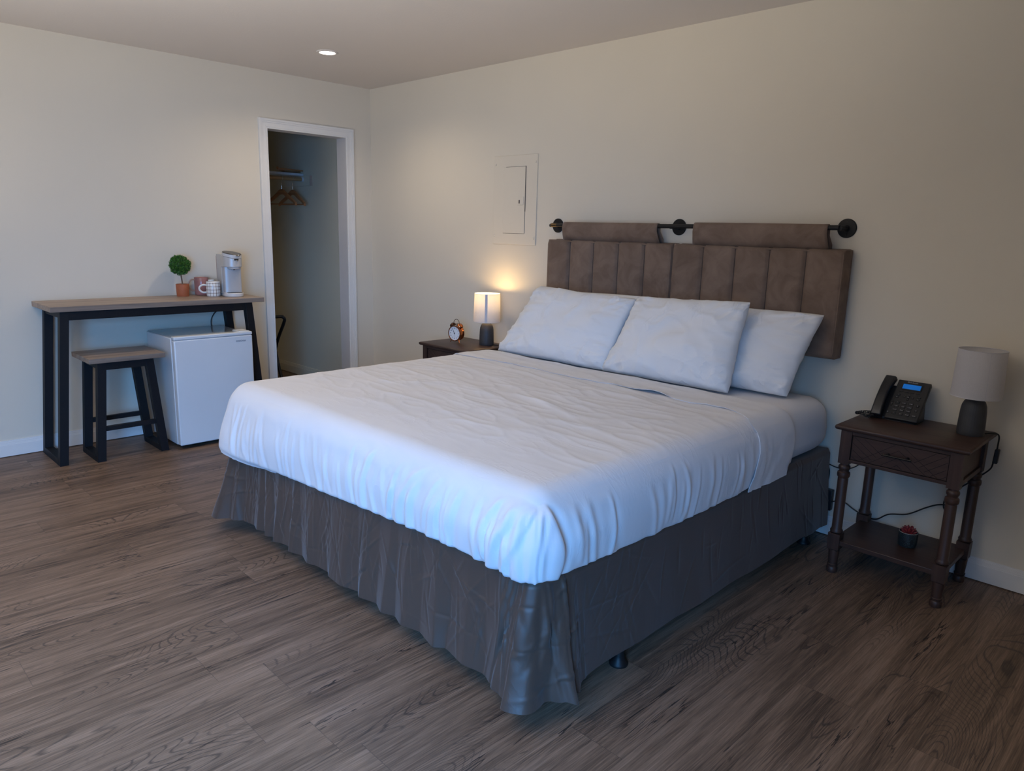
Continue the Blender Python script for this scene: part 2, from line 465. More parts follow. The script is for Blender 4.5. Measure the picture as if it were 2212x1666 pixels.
for a in (WX0, (WX0+WX1)/2-.03, WX1-.06): box(bm, a, FY-.08, WZ0, a+.06, FY-.02, WZ1)
for z in (WZ0, WZ1-.05): box(bm, WX0, FY-.08, z, WX1, FY-.02, z+.05)
struct('window_1', bm, M['trim'], smooth=False)
# closet shell
struct('wall_closet_right', BX(-1.75, -.035, 0, -.12, .12, H), M['closet'], smooth=False)
struct('wall_closet_back', BX(-1.75, -2.2, 0, -1.65, -.035, H), M['closet'], smooth=False)
struct('wall_closet_left', BX(-1.75, -2.3, 0, -.12, -2.2, H), M['closet'], smooth=False)
# jamb lining and casing
bm = bmesh.new()
box(bm, -.125, DY0, 0, .002, DY0+.014, DZ); box(bm, -.125, DY1-.012, 0, .002, DY1, DZ); box(bm, -.125, DY0+.014, DZ-.012, .002, DY1-.012, DZ)
struct('trim_2', bm, M['jamb'], smooth=False)
bm = bmesh.new()
a0, a1, at = -.868, -.233, 2.057
for i0, i1, d in ((0, .010, .010), (.010, .016, .013), (.016, .040, .011), (.040, .052, .015), (.052, .066, .019)):
    box(bm, 0, a0-i1, 0, d, a0-i0, at+i1)
    box(bm, 0, a1+i0, 0, d, a1+i1, at+i1)
    box(bm, 0, a0-i0, at+i0, d, a1+i0, at+i1)
struct('trim_1', bm, M['trim'], smooth=False)
def baseboard(name, segs, mat):
    bm = bmesh.new()
    for ax, a, b, wall, s in segs:
        for z0, z1, t in ((.004, .073, .014), (.073, .080, .011), (.080, .090, .009), (.090, .098, .006)):
            w0, w1 = sorted((wall, wall+s*t))
            if ax == 'x': box(bm, a, w0, z0, b, w1, z1)
            else: box(bm, w0, a, z0, w1, b, z1)
    struct(name, bm, mat, smooth=False)
baseboard('baseboard_left', [('y', FY, -.934, 0, 1), ('y', -.167, 0, 0, 1)], M['trim'])
baseboard('baseboard_back', [('x', 0, RX, 0, -1)], M['trim'])
baseboard('baseboard_right', [('y', FY, 0, RX, -1)], M['trim'])
baseboard('baseboard_front', [('x', 0, WX0, FY, 1), ('x', WX1, RX, FY, 1)], M['trim'])
baseboard('baseboard_closet', [('x', -1.65, -.12, -.035, -1), ('y', -2.2, -.035, -1.65, 1)], M['closet'])

# ------------------------------------------------------------------ recessed ceiling light
t = thing('recessed_light', 'small round recessed ceiling light, switched on', 'ceiling light', (.832, -.873, H))
link('trim_ring', LT([(.046, -.002), (.050, -.006), (.062, -.005), (.066, -.001), (.066, .0)], 40, cap0=False, cap1=False), M['ceiling'], t)
link('diffuser', LT([(.0462, -.0035), (.0462, -.001)], 40), M['light'], t)

# ------------------------------------------------------------------ bed
BX0, BX1, BY0, BY1 = 1.86, 3.785, -2.03, -.05
t = thing('bed', 'king size bed on black steel legs, mostly hidden under its skirt and white sheets', 'bed', ((BX0+BX1)/2, -1.03, 0))
ox, oy = (BX0+BX1)/2, -1.03
link('box_spring', BX(BX0-ox+.02, BY0-oy+.03, .19, BX1-ox-.02, BY1-oy, .425), M['boxspring'], t, bevel=.02)
link('frame', (lambda b: (box(b, BX0-ox+.05, BY0-oy+.15, .11, BX1-ox-.05, BY0-oy+.19, .19), box(b, BX0-ox+.05, -.12-oy, .16, BX1-ox-.05, -.08-oy, .19), box(b, BX0-ox+.03, BY0-oy+.1, .15, BX0-ox+.06, BY1-oy, .19), box(b, BX1-ox-.06, BY0-oy+.1, .15, BX1-ox-.03, BY1-oy, .19)) and b)(bmesh.new()), M['black'], t)
leg_prof = [(.031, 0), (.032, .005), (.030, .010), (.022, .019), (.0185, .034), (.0175, .06), (.0185, .115)]
for lx, ly in ((3.788, -1.625), (3.780, -.185), (BX0+.05, -1.60), (BX0+.05, -.20), (2.82, -1.60), (2.82, -.20)):
    link('leg', LT(leg_prof, 24, c=(lx-ox, ly-oy, 0)), M['black'], t)

# --- bed skirt : ring of cloth round three sides
def perimeter(x0, x1, y0, y1, rc, step):
    """points, normals, arclength from head-left round the foot to head-right"""
    pts = []
    def line(ax, ay, bx, by, n):
        L = math.hypot(bx-ax, by-ay); k = max(2, int(L/step))
        for i in range(k): pts.append((ax+(bx-ax)*i/k, ay+(by-ay)*i/k, n))
    line(x0, y1, x0, y0+rc, (-1, 0))
    for i in range(14):
        a = PI+PI/2*i/14; pts.append((x0+rc+rc*math.cos(a), y0+rc+rc*math.sin(a), (math.cos(a), math.sin(a))))
    line(x0+rc, y0, x1-rc, y0, (0, -1))
    for i in range(14):
        a = 1.5*PI+PI/2*i/14; pts.append((x1-rc+rc*math.cos(a), y0+rc+rc*math.sin(a), (math.cos(a), math.sin(a))))
    line(x1, y0+rc, x1, y1, (1, 0)); pts.append((x1, y1, (1, 0)))
    return pts
def skirt():
    bm = bmesh.new()
    P = perimeter(BX0-.012, BX1+.010, BY0-.015, BY1+.01,   .035, .0042)
    rows = []; NR = 84
    s = [0]
    for a, b in zip(P[:-1], P[1:]): s.append(s[-1]+math.hypot(b[0]-a[0], b[1]-a[1]))
    # arclength of the two foot corners
    Ls = (BY1+.01)-(BY0-.015); sc0 = Ls; sc1 = Ls+(BX1-BX0)+.022
    tot = s[-1]
    rg = random.Random(5); KN = []
    q = -.3; up = 1
    while q < tot+.3:
        foot = sc0-.05 < q < sc1-.12
        corner = abs(q-sc1) < .13
        KN.append((q, rg.uniform(-.10, .10)*(.2 if corner else 1)*(.05 if foot else .12)/.1*.6, up*(rg.uniform(.006, .017) if corner else rg.uniform(.003, .013) if foot else rg.uniform(.001, .006))))
        q += rg.uniform(.022, .034) if corner else rg.uniform(.022, .095) if foot else rg.uniform(.07, .22)
        up = -up if rg.random() < .85 else up
    CR = []
    for k in range(330):
        cq = rg.uniform(0, tot) if k < 130 else rg.uniform(sc0, sc1+.45)
        ang = rg.choice((rg.gauss(PI/2, .3), rg.gauss(PI/2, .25), rg.uniform(0, PI)))
        CR.append((cq, rg.uniform(.1, .9), math.cos(ang), math.sin(ang), rg.uniform(.04, .15), rg.uniform(.0035, .006), rg.uniform(.0012, .0034)*rg.choice((1, 1, -1))))
    for k in range(26):
        ang = rg.gauss(PI/2, .10)
        CR.append((sc1+rg.uniform(-.15, .13), rg.uniform(.2, .8), math.cos(ang), math.sin(ang), rg.uniform(.10, .17), rg.uniform(.005, .009), rg.uniform(.004, .009)*rg.choice((1, 1, -1))))
    CR.sort()
    HD = .365
    def folds(q, d):
        """flat facets meeting in crisp vertical folds, plus pressed creases; d 0 at the top .. 1 at the hem"""
        v = 0; pq = None
        qq = q+.006*N(q*6, d*2.5, 3)
        for (k0, s0, h0), (k1, s1, h1) in zip(KN[:-1], KN[1:]):
            a = k0+s0*(d-.5); b = k1+s1*(d-.5)
            if a <= qq < b and b > a:
                t = (qq-a)/(b-a); t = t+.25*(t*t*(3-2*t)-t)
                v = (h0+(h1-h0)*t)*(.25+.85*d); break
        v += .004*N(q*2.4, d*2, 4)*(.3+d)
        z = d*HD
        for cq, cd, c, s_, L, w, a in CR:
            if cq < q-.19: continue
            if cq > q+.19: break
            x = q-cq; y = z-cd*HD
            al = x*c+y*s_
            if abs(al) > L: continue
            ac = -x*s_+y*c+.05*al*al/L
            if abs(ac) > 3*w: continue
            v += a*(1-(al/L)**2)*math.exp(-(ac/w)**2)
        return v
    for k in range(NR+1):
        d = k/NR; row = []
        for (x, y, n), q in zip(P, s):
            g1 = math.exp(-((q-sc1)/.105)**2); g0 = math.exp(-((q-sc0)/.10)**2)
            o = .004+.026*d**1.3+folds(q, d)
            # gathered corner with inverted pleats
            o += g1*.070*d**1.1-.078*d**1.3*math.exp(-((q-sc1+.012*(1-d))/.021)**2)
            o += g0*(.075*d**1.1)
            hem = .072+.010*N(q*1.7, 3)+.006*N(q*7, 9)-.006*g1+.010*N(q*34, 5)*g1 - .012*g0
            if q > tot-.25: hem -= .004
            top = .438 + .004*N(q*3, 11)
            if d < .06: o -= .012*(1-d/.06)
            z = top+(hem-top)*d
            row.append(bm.verts.new((x+n[0]*o, y+n[1]*o, z)))
        rows.append(row)
    # deck edge tucked under the mattress
    row = [bm.verts.new((x-n[0]*.12, y-n[1]*.12, .43)) for x, y, n in P]
    rows.insert(0, row)
    grid_faces(bm, [list(reversed(r)) for r in rows])
    o = link('bed_skirt', bm, M['skirt'], angle=80)
    return tag(o, 'charcoal grey satin bed skirt hanging round the base of the king bed', 'bed skirt')
skirt()

# --- mattress
MX0, MX1, MY0, MY1, MZ0, MZ1 = 1.85, 3.795, -2.05, -.045, .425, .690
def rbox(P, x0, x1, y0, y1, z0, z1, r):
    q = Vector((min(max(P.x, x0+r), x1-r), min(max(P.y, y0+r), y1-r), min(max(P.z, z0+r), z1-r)))
    d = P-q
    if d.length < 1e-9: return P, Vector((0,0,1))
    d.normalize(); return q+d*r, d
def mattress():
    bm = bmesh.new()
    box(bm, MX0, MY0, MZ0, MX1, MY1, MZ1)
    bmesh.ops.subdivide_edges(bm, edges=bm.edges[:], cuts=40, use_grid_fill=True)
    for v in bm.verts:
        P, n = rbox(v.co.copy(), MX0+.012, MX1-.012, MY0+.012, MY1, MZ0, MZ1-.007, .085)
        side = 1-abs(n.z)
        w = .004*N(P.x*7, P.y*7, P.z*7)*side + .003*max(0, ridge(P.y*9+P.z*5, P.z*6, 3))**3*side
        w += .012*math.exp(-((P.z-.50)/.1)**2)*side
        # squashed roundish head end
        v.co = P+n*w
    o = link('mattress', bm, M['fitted'], angle=80)
    return tag(o, 'thick mattress in a white fitted sheet, bare beside the pillows', 'mattress')
mattress()

# --- flat sheet
def flat_sheet():
    bm = bmesh.new()
    X0, X1, Y0, ZT, r = 1.838, 3.808, -2.068, .694, .095
    YF = -.50       # folded edge towards the pillows
    D = .325
    W = X1-X0
    # drapery folds on the hanging sides: (place at mid height, lean, width, height, top, bottom, bow)
    rg = random.Random(11); FO = []
    def add_fold(p0, near):
        FO.append((p0, (-.055*near if p0 < X1 else .05*near)+rg.uniform(-.03, .03), rg.uniform(.006, .015)*(1+.25*near), rg.uniform(.0014, .0036)*(1+1.7*near), rg.uniform(.05, .35), rg.uniform(.85, 1.25), rg.uniform(-.02, .02)-.02*near))
    for k in range(46):
        p0 = rg.uniform(X0, X1-.02); add_fold(p0, math.exp(-((p0-X1)/.55)**2)*rg.uniform(.5, 1))
    for k in range(26):
        p0 = X1-abs(rg.gauss(0, .32))-.10; add_fold(p0, rg.uniform(.6, 1.1))
    for k in range(30):
        p0 = X1+.06+rg.uniform(0, 1.4); add_fold(p0, .75*math.exp(-((p0-X1)/.45)**2))
    for k in range(16):
        p0 = X0-rg.uniform(0, 1.4); add_fold(p0, .1)
    for k in range(15):
        FO.append((X1+rg.uniform(-.17, .04), rg.uniform(-.03, .01), rg.uniform(.006, .010), rg.uniform(.003, .0055), rg.uniform(.05, .3), rg.uniform(.9, 1.25), rg.uniform(-.012, .012)))
    FO.sort()
    def fold_sum(p, s):
        v = 0
        for p0, lean, w, a, t0, t1, bow in FO:
            if abs(p-p0) > .22: continue
            x = p-(p0+lean*(s-.5)*2+bow*(1-(2*s-1)**2))
            if abs(x) > 4*w: continue
            e = sm(t0, t0+.25, s)*(1-sm(t1-.15, t1, s))
            v += a*e*(math.exp(-(x/w)**2)-.55*math.exp(-((x-1.9*w)/(1.2*w))**2))
        return .014*math.tanh(v/.014)
    def disp(P, n, p, s):
        """p perimeter coordinate on the sides, s depth 0..1 on the sides, 0 on top"""
        d = 0.
        if s > 0:
            foot = 1 if n.y < -.7 else 0
            right = 1 if n.x > .7 else 0
            near = math.exp(-((P.x-X1)**2+(P.y-Y0)**2)/.30)      # folds bunch near the foot-right corner
            d += fold_sum(p, s)
            d += .004*N(p*4, s*3, 5)*s
            nl = math.exp(-((P.x-X0)**2+(P.y-Y0)**2)/.14)       # the foot-left corner hangs free
            d += (.014+.012*near)*math.sin(PI*min(1, s*1.02))*sm(.05, .6, s)*(1-.7*nl)
            if foot and P.x < 2.6: d += .018*math.sin(PI*s)*sm(2.7, 2.2, P.x)*(1-.8*nl)
            d += .060*nl*sm(.1, 1.0, s)
            # tuck under at the very bottom
            d -= .045*sm(.90, 1.0, s)*(1-.85*nl)
            # overlapping tuck at the foot-right corner (on the right face, close to the corner)
            pc = .045+.10*math.sin(s*1.7)-.06*s
            q = p-X1
            if -.35 < q < .5:
                d += .015*sm(.0, .25, s)*(1-sm(pc-.012, pc+.004, q))*sm(-.26, -.02, q)
                d -= .012*sm(.05, .3, s)*math.exp(-((q-pc-.012)/.016)**2)
        else:
            ef = sm(0, .16, min(P.x-X0, X1-P.x, P.y-Y0))
            # long soft pull lines over the top
            c = math.exp(-((P.x-2.85)/.75)**2)*math.exp(-((P.y+1.15)/.42)**2)
            d += .0045*c*(max(0, ridge(P.x*1.5+.5*P.y, P.y*7.5+P.x*1.1, 3))**2-.3)
            d += .0025*c*max(0, ridge(P.x*3.3, P.y*15+P.x*2.2, 6))**3
            d += .004*N(P.x*2.2, P.y*2.2, 1)
            c2 = math.exp(-((P.x-3.15)/.35)**2)*math.exp(-((P.y+.88)/.12)**2)
            d += .005*c2*N(P.x*14, P.y*18, 2)
            d += .006*math.exp(-((P.x-2.8)/.9)**2-((P.y+1.1)/.9)**2)
            d += .0042*max(0, ridge(P.x*2.2+.8*P.y, P.y*5.5, 31))**3*sm(Y0+.1, Y0+.5, P.y)
            d += .0026*max(0, ridge(P.x*5-P.y*2, P.y*12+P.x*2, 37))**3*sm(Y0+.1, Y0+.4, P.y)
        if s <= 0: d *= ef
        return d
    def mapP(x, y, z, p, s, off=0.):
        P, n = rbox(Vector((x, y, z)), X0, X1, Y0, 9, -9, ZT, r)
        return P+n*(disp(P, n, p, s)+off)
    nx, ny, nz = 290, 220, 44
    ys = [YF+(Y0-YF)*j/ny for j in range(ny+1)]
    xs = [X0+W*i/nx for i in range(nx+1)]
    top = [[None]*(nx+1) for _ in range(ny+1)]
    def pside(x, y):
        if abs(x-X1) < 1e-6: return X1+(y-Y0)
        if abs(x-X0) < 1e-6: return X0-(y-Y0)
        return x
    for j, y in enumerate(ys):
        for i, x in enumerate(xs):
            top[j][i] = bm.verts.new(mapP(x, y, ZT, 0, 0))
    grid_faces(bm, top)
    bnd = [(xs[0], ys[j], top[j][0]) for j in range(ny+1)]+[(xs[i], ys[ny], top[ny][i]) for i in range(1, nx+1)]+[(xs[nx], ys[j], top[j][nx]) for j in range(ny-1, -1, -1)]
    def depth(x, y):
        """how far the hem hangs below the top at a perimeter place"""
        p = pside(x, y)
        if abs(y-Y0) < 1e-6: d = .28+.050*sm(3.55, 2.3, x)-.012*sm(2.1, 1.9, x)
        elif x > 3: d = .278+.010*sm(Y0, -1.5, y)-.035*sm(-1.0, -.5, y)
        else: d = .30
        return d+.006*N(p*6, 3)+.004*N(p*17, 8)
    prev = [v for _, _, v in bnd]
    for k in range(1, nz+1):
        cur = []
        for x, y, _ in bnd:
            s = k/nz; d = depth(x, y)*s
            cur.append(bm.verts.new(mapP(x, y, ZT-d, pside(x, y), s)))
        for i in range(len(cur)-1):
            bm.faces.new((prev[i], prev[i+1], cur[i+1], cur[i]))
        prev = cur
    # turned-back cuff, a second layer lying on the sheet
    def yB(a):     # free edge of the cuff, a bit wavy
        return -.745+.028*N(a*2.4, 2)+.010*N(a*9, 5) - .07*sm(3.60, 3.80, X0+a) - .06*sm(.06, -.1, a)
    nc, na = 18, 200
    A = [(-.27+(W+.54)*i/na) for i in range(na+1)]
    rows = []
    for j in range(nc+1):
        t = j/nc; row = []
        for a in A:
            y = YF+.002+(yB(a)-YF)*max(0, (t-.06)/.94)
            off = .0045*math.sqrt(min(1, t/.10)) if t < .10 else .0045
            off += .003*N(a*5, y*9, 3)*t+.0025*max(0, ridge(a*11, y*6, 4))**2*t
            off += .016*math.exp(-((a-1.42)/.07)**2)*sm(.75, 1, t)
            if a < 0: x, z, p, s = X0, ZT+a, X0-(y-Y0), -a/.30
            elif a > W: x, z, p, s = X1, ZT-(a-W), X1+(y-Y0), (a-W)/.30
            else: x, z, p, s = X0+a, ZT, 0, 0
            s2 = min(s, .88)
            if s > 0: off += .004*max(0, ridge(y*26+2*s, s*1.2, 3))**2*s
            y += .055*max(0, s)*sm(0, 1, s)*(-1)
            row.append(bm.verts.new(mapP(x, y, z, p, s2, off)))
        rows.append(row)
    # thin hem thickness at the free edge
    row = []
    for v in rows[-1]:
        row.append(bm.verts.new(v.co+Vector((0, .003, -.004)) if v.co.z > .66 else v.co+Vector((-.005 if v.co.x > 3 else .005, .003, 0))))
    rows.append(row)
    grid_faces(bm, rows)
    bmesh.ops.recalc_face_normals(bm, faces=bm.faces[:])
    o = link('flat_sheet', bm, M['sheet'], angle=80)
    return tag(o, 'white flat sheet spread over the bed, turned back below the pillows and tucked in', 'bed sheet')
flat_sheet()

# --- pillows
def pillow(label, BL, BR, TR, TL, th, seed, sag=.0, ear=0.):
    bm = bmesh.new(); BL, BR, TR, TL = map(Vector, (BL, BR, TR, TL))
    nu, nv = 64, 48
    nrm = ((BR-BL).cross(TL-BL)).normalized()      # towards the foot (-y)
    if nrm.y > 0: nrm = -nrm
    cen = (BL+BR+TR+TL)/4
    org = Vector((cen.x, cen.y, min(BL.z, BR.z)))
    def pt(u, v, side):
        a, b = (u+1)/2, (v+1)/2
        # edges bow in between the corners
        cr = 1-.028*(abs(u)*abs(v))**6
        a2 = .5+(a-.5)*(1-.050*(1-v*v))*cr
        b2 = .5+(b-.5)*(1-(.034+.03*N(u*2.3, seed))*(1-u*u)*(1 if v > 0 else .25))*cr
        P = (BL*(1-a2)+BR*a2)*(1-b2)+(TL*(1-a2)+TR*a2)*b2
        eu, ev = 1-abs(u)**2.6, 1-abs(v)**2.6
        t = (max(0, eu)**.55)*(max(0, ev)**.55)
        low = 1.0+.22*(-v)                        # stuffing settles to the bottom
        h = th*.5*t*low
        h += .010*N(u*2.1+seed, v*2.1, 3+side)*t
        e = 1-t
        du, dv = 1-abs(u), 1-abs(v)
        ca = math.atan2(dv+.02, du+.02); rr_ = math.hypot(du, dv)          # creases fan out of the corners
        sg = (3 if u > 0 else 7)+(11 if v > 0 else 0)
        w = .013*max(0, ridge(ca*2.6+sg+seed, rr_*.9, 2+side))**3*math.exp(-(rr_/.55)**2)*min(1, t*5)
        w += .010*max(0, ridge(u*4.5+seed+.5*v, v*1.2, 4))**3*min(1, t*4)*sm(.35, .95, abs(v))
        w += .012*max(0, ridge(u*1.3+.4*v, v*4+seed, 6))**3*min(1, t*4)*sm(.4, .95, abs(u))
        w += .011*max(0, ridge(u*2.0+seed, v*2.4+1.2*u, 9+side))**4*t
        w += .016*N(u*1.3+seed, v*1.6, 13)*t
        h += w
        if ear and u < 0 and v < 0: P = P+Vector((0, 0, -.004*abs(u*v)))
        P = P+nrm*(h*(1 if side else -1))
        P.z += sag*t*(1-v*v)*0
        return P-org
    S = []
    for side in (1, 0):
        rows = []
        for j in range(nv+1):
            v = -1+2*j/nv; v = math.copysign(abs(v)**.8, v)
            row = []
            for i in range(nu+1):
                u = -1+2*i/nu; u = math.copysign(abs(u)**.8, u)
                if side == 0 and (i in (0, nu) or j in (0, nv)): row.append(S[0][j][i])
                else: row.append(bm.verts.new(pt(u, v, side)))
            rows.append(row)
        S.append(rows)
    grid_faces(bm, S[0]); grid_faces(bm, [list(reversed(r)) for r in S[1]])
    bmesh.ops.recalc_face_normals(bm, faces=bm.faces[:])
    for v in bm.verts:       # rest on the mattress
        z = v.co.z+org.z
        if z < .697: v.co.z = .697-org.z+(z-.697)*.08
    o = link('pillow', bm, M['pillow'], angle=80); o.location = org
    return tag(o, label, 'pillow', 'white pillows at the head of the bed')
pillow('white pillow at the back right, beside the nightstand with the telephone', (3.00,-.285,.70), (3.675,-.285,.685), (3.755,-.15,1.070), (2.93,-.155,1.070), .16, 3.1)
pillow('white pillow at the back left, mostly hidden, its corner showing near the lit lamp', (1.79,-.255,.69), (2.80,-.26,.70), (3.02,-.155,1.078), (1.975,-.150,1.062), .12, 8.4)
pillow('white pillow standing in front on the left, nearest the lit lamp', (1.965,-.470,.700), (2.775,-.455,.695), (2.835,-.290,1.070), (2.135,-.290,1.092), .17, 1.7, ear=1)
pillow('white pillow standing in front at the middle of the bed', (2.735,-.455,.690), (3.470,-.435,.690), (3.465,-.290,1.110), (2.835,-.290,1.085), .18, 5.9)

# ------------------------------------------------------------------ headboard
def headpanel(x0, x1, label):
    t = thing('headboard_cushion', label, 'headboard', ((x0+x1)/2, -.05, .862), 0, 'velvet headboard cushions on the rod')
    w = x1-x0; h = .490; yb, yf = .035, -.048       # local depth
    bm = bmesh.new(); nx, nz = 150, 40; rows = []
    for j in range(nz+1):
        z = h*j/nz; row = []
        for i in range(nx+1):
            x = -w/2+w*i/nx
            c = ((x+w/2)/w*5) % 1.0
            e = min(c, 1-c)*w/5
            i_ = (x+w/2)/w*5
            dip = .011*math.exp(-(e/.010)**2) if .3 < i_ < 4.7 else 0
            puff = .006*math.sin(PI*min(1, max(0, c)))**.6
            ed = min(z, h-z, x+w/2, w/2-x)
            rnd = .014*(1-min(1, ed/.016))**2
            row.append(bm.verts.new((x, yf-puff+dip+rnd, z)))
        rows.append(row)
    grid_faces(bm, rows)
    br = rows[0]+[r[-1] for r in rows[1:]]+list(reversed(rows[-1][:-1]))+[r[0] for r in reversed(rows[1:-1])]
    bk = [bm.verts.new((v.co.x, yb, v.co.z)) for v in br]
    n = len(br)
    for i in range(n): bm.faces.new((br[i], bk[i], bk[(i+1) % n], br[(i+1) % n]))
    bm.faces.new(list(reversed(bk)))
    bmesh.ops.recalc_face_normals(bm, faces=bm.faces[:])
    link('cushion', bm, M['velvet'], t, angle=60)
    def rr(g, y, rc=.02):
        pts = []
        for cx, cz, a0 in ((w/2-g-rc, g+rc, -PI/2), (w/2-g-rc, h-g-rc, 0), (-w/2+g+rc, h-g-rc, PI/2), (-w/2+g+rc, g+rc, PI)):
            for k in range(5):
                a = a0+PI/2*k/4; pts.append((cx+rc*math.cos(a), y, cz+rc*math.sin(a)))
        return pts
    link('piping', TB(rr(.008, yf+.004), .0042, 8, closed=True), M['velvet'], t)
    link('piping', TB(rr(.0, yb-.006, .012), .0035, 8, closed=True), M['velvet'], t)
    for k in range(1, 5):
        x = -w/2+w*k/5
        link('seam', TB([(x, yf+.0085, .012), (x, yf+.0085, h-.012)], .0016, 6), M['seam'], t)
    return t
def strap(t, x0, x1, zr):
    """cloth loop over the rod down into the top of the cushion"""
    bm = bmesh.new(); rows = []
    cx, cy, cz = t.location; rr = .0145; yr = -.085-cy; zt = zr-cz
    prof = [(-.078-cy, .482), (-.092-cy, .52), (yr-rr-.004, .555)]
    for k in range(9):
        a = PI-PI*k/8; prof.append((yr+rr*math.cos(a), zt+rr*math.sin(a)))
    prof += [(yr+rr+.002, .55), (-.045-cy, .51), (-.05-cy, .482)]
    n = 40
    for y, z in prof:
        row = []
        for i in range(n+1):
            f = i/n; x = x0-cx+(x1-x0)*f
            fl = (.010*sm(.565, .48, z))*(2*f-1)
            row.append(bm.verts.new((x+fl, y-.003*N(x*6, z*8), z)))
        rows.append(row)
    grid_faces(bm, rows)
    o = link('hanging_strap', bm, M['velvet'], t, angle=70)
    s = o.modifiers.new('thick', 'SOLIDIFY'); s.thickness = .004; s.offset = 0
hl = headpanel(2.006, 2.892, 'left taupe velvet channelled headboard cushion, near the breaker panel')
hr = headpanel(2.895, 3.783, 'right taupe velvet channelled headboard cushion, on the telephone side')
strap(hl, 2.128, 2.792, 1.440); strap(hr, 3.012, 3.692, 1.447)
t = thing('headboard_rod', 'black wall rod with three round flanges holding the headboard straps', 'curtain rod', (2.87, 0, 1.443))
link('bar', TB([(-.842, -.085, -.006), (.868, -.085, .005)], .0115, 14), M['black'], t)
for x, z in ((-.866, -.008), (-.004, -.004), (.870, .004)):
    f = link('flange', LT([(.0425, .0005), (.0425, .006), (.040, .008), (.014, .0085), (.0125, .012)], 40, M=Matrix.Rotation(PI/2, 3, 'X'), c=(x, 0, z)), M['black'], t)
    link('bracket_post', TB([(x, -.008, z), (x, -.07, z), (x + (.026 if x < -.5 else 0), -.085, z)], .011, 14), M['black'], f)
    for dz in (-.028, .028): link('screw', LT([(.0035, .0078), (.003, .0092)], 10, M=Matrix.Rotation(PI/2, 3, 'X'), c=(x, 0, z+dz)), M['bronze'], f)
link('ferrule', TB([(-.843, -.085, -.006), (-.800, -.085, -.0055)], .0119, 14), M['brass'], t)['label'] = 'brass coloured rod end'

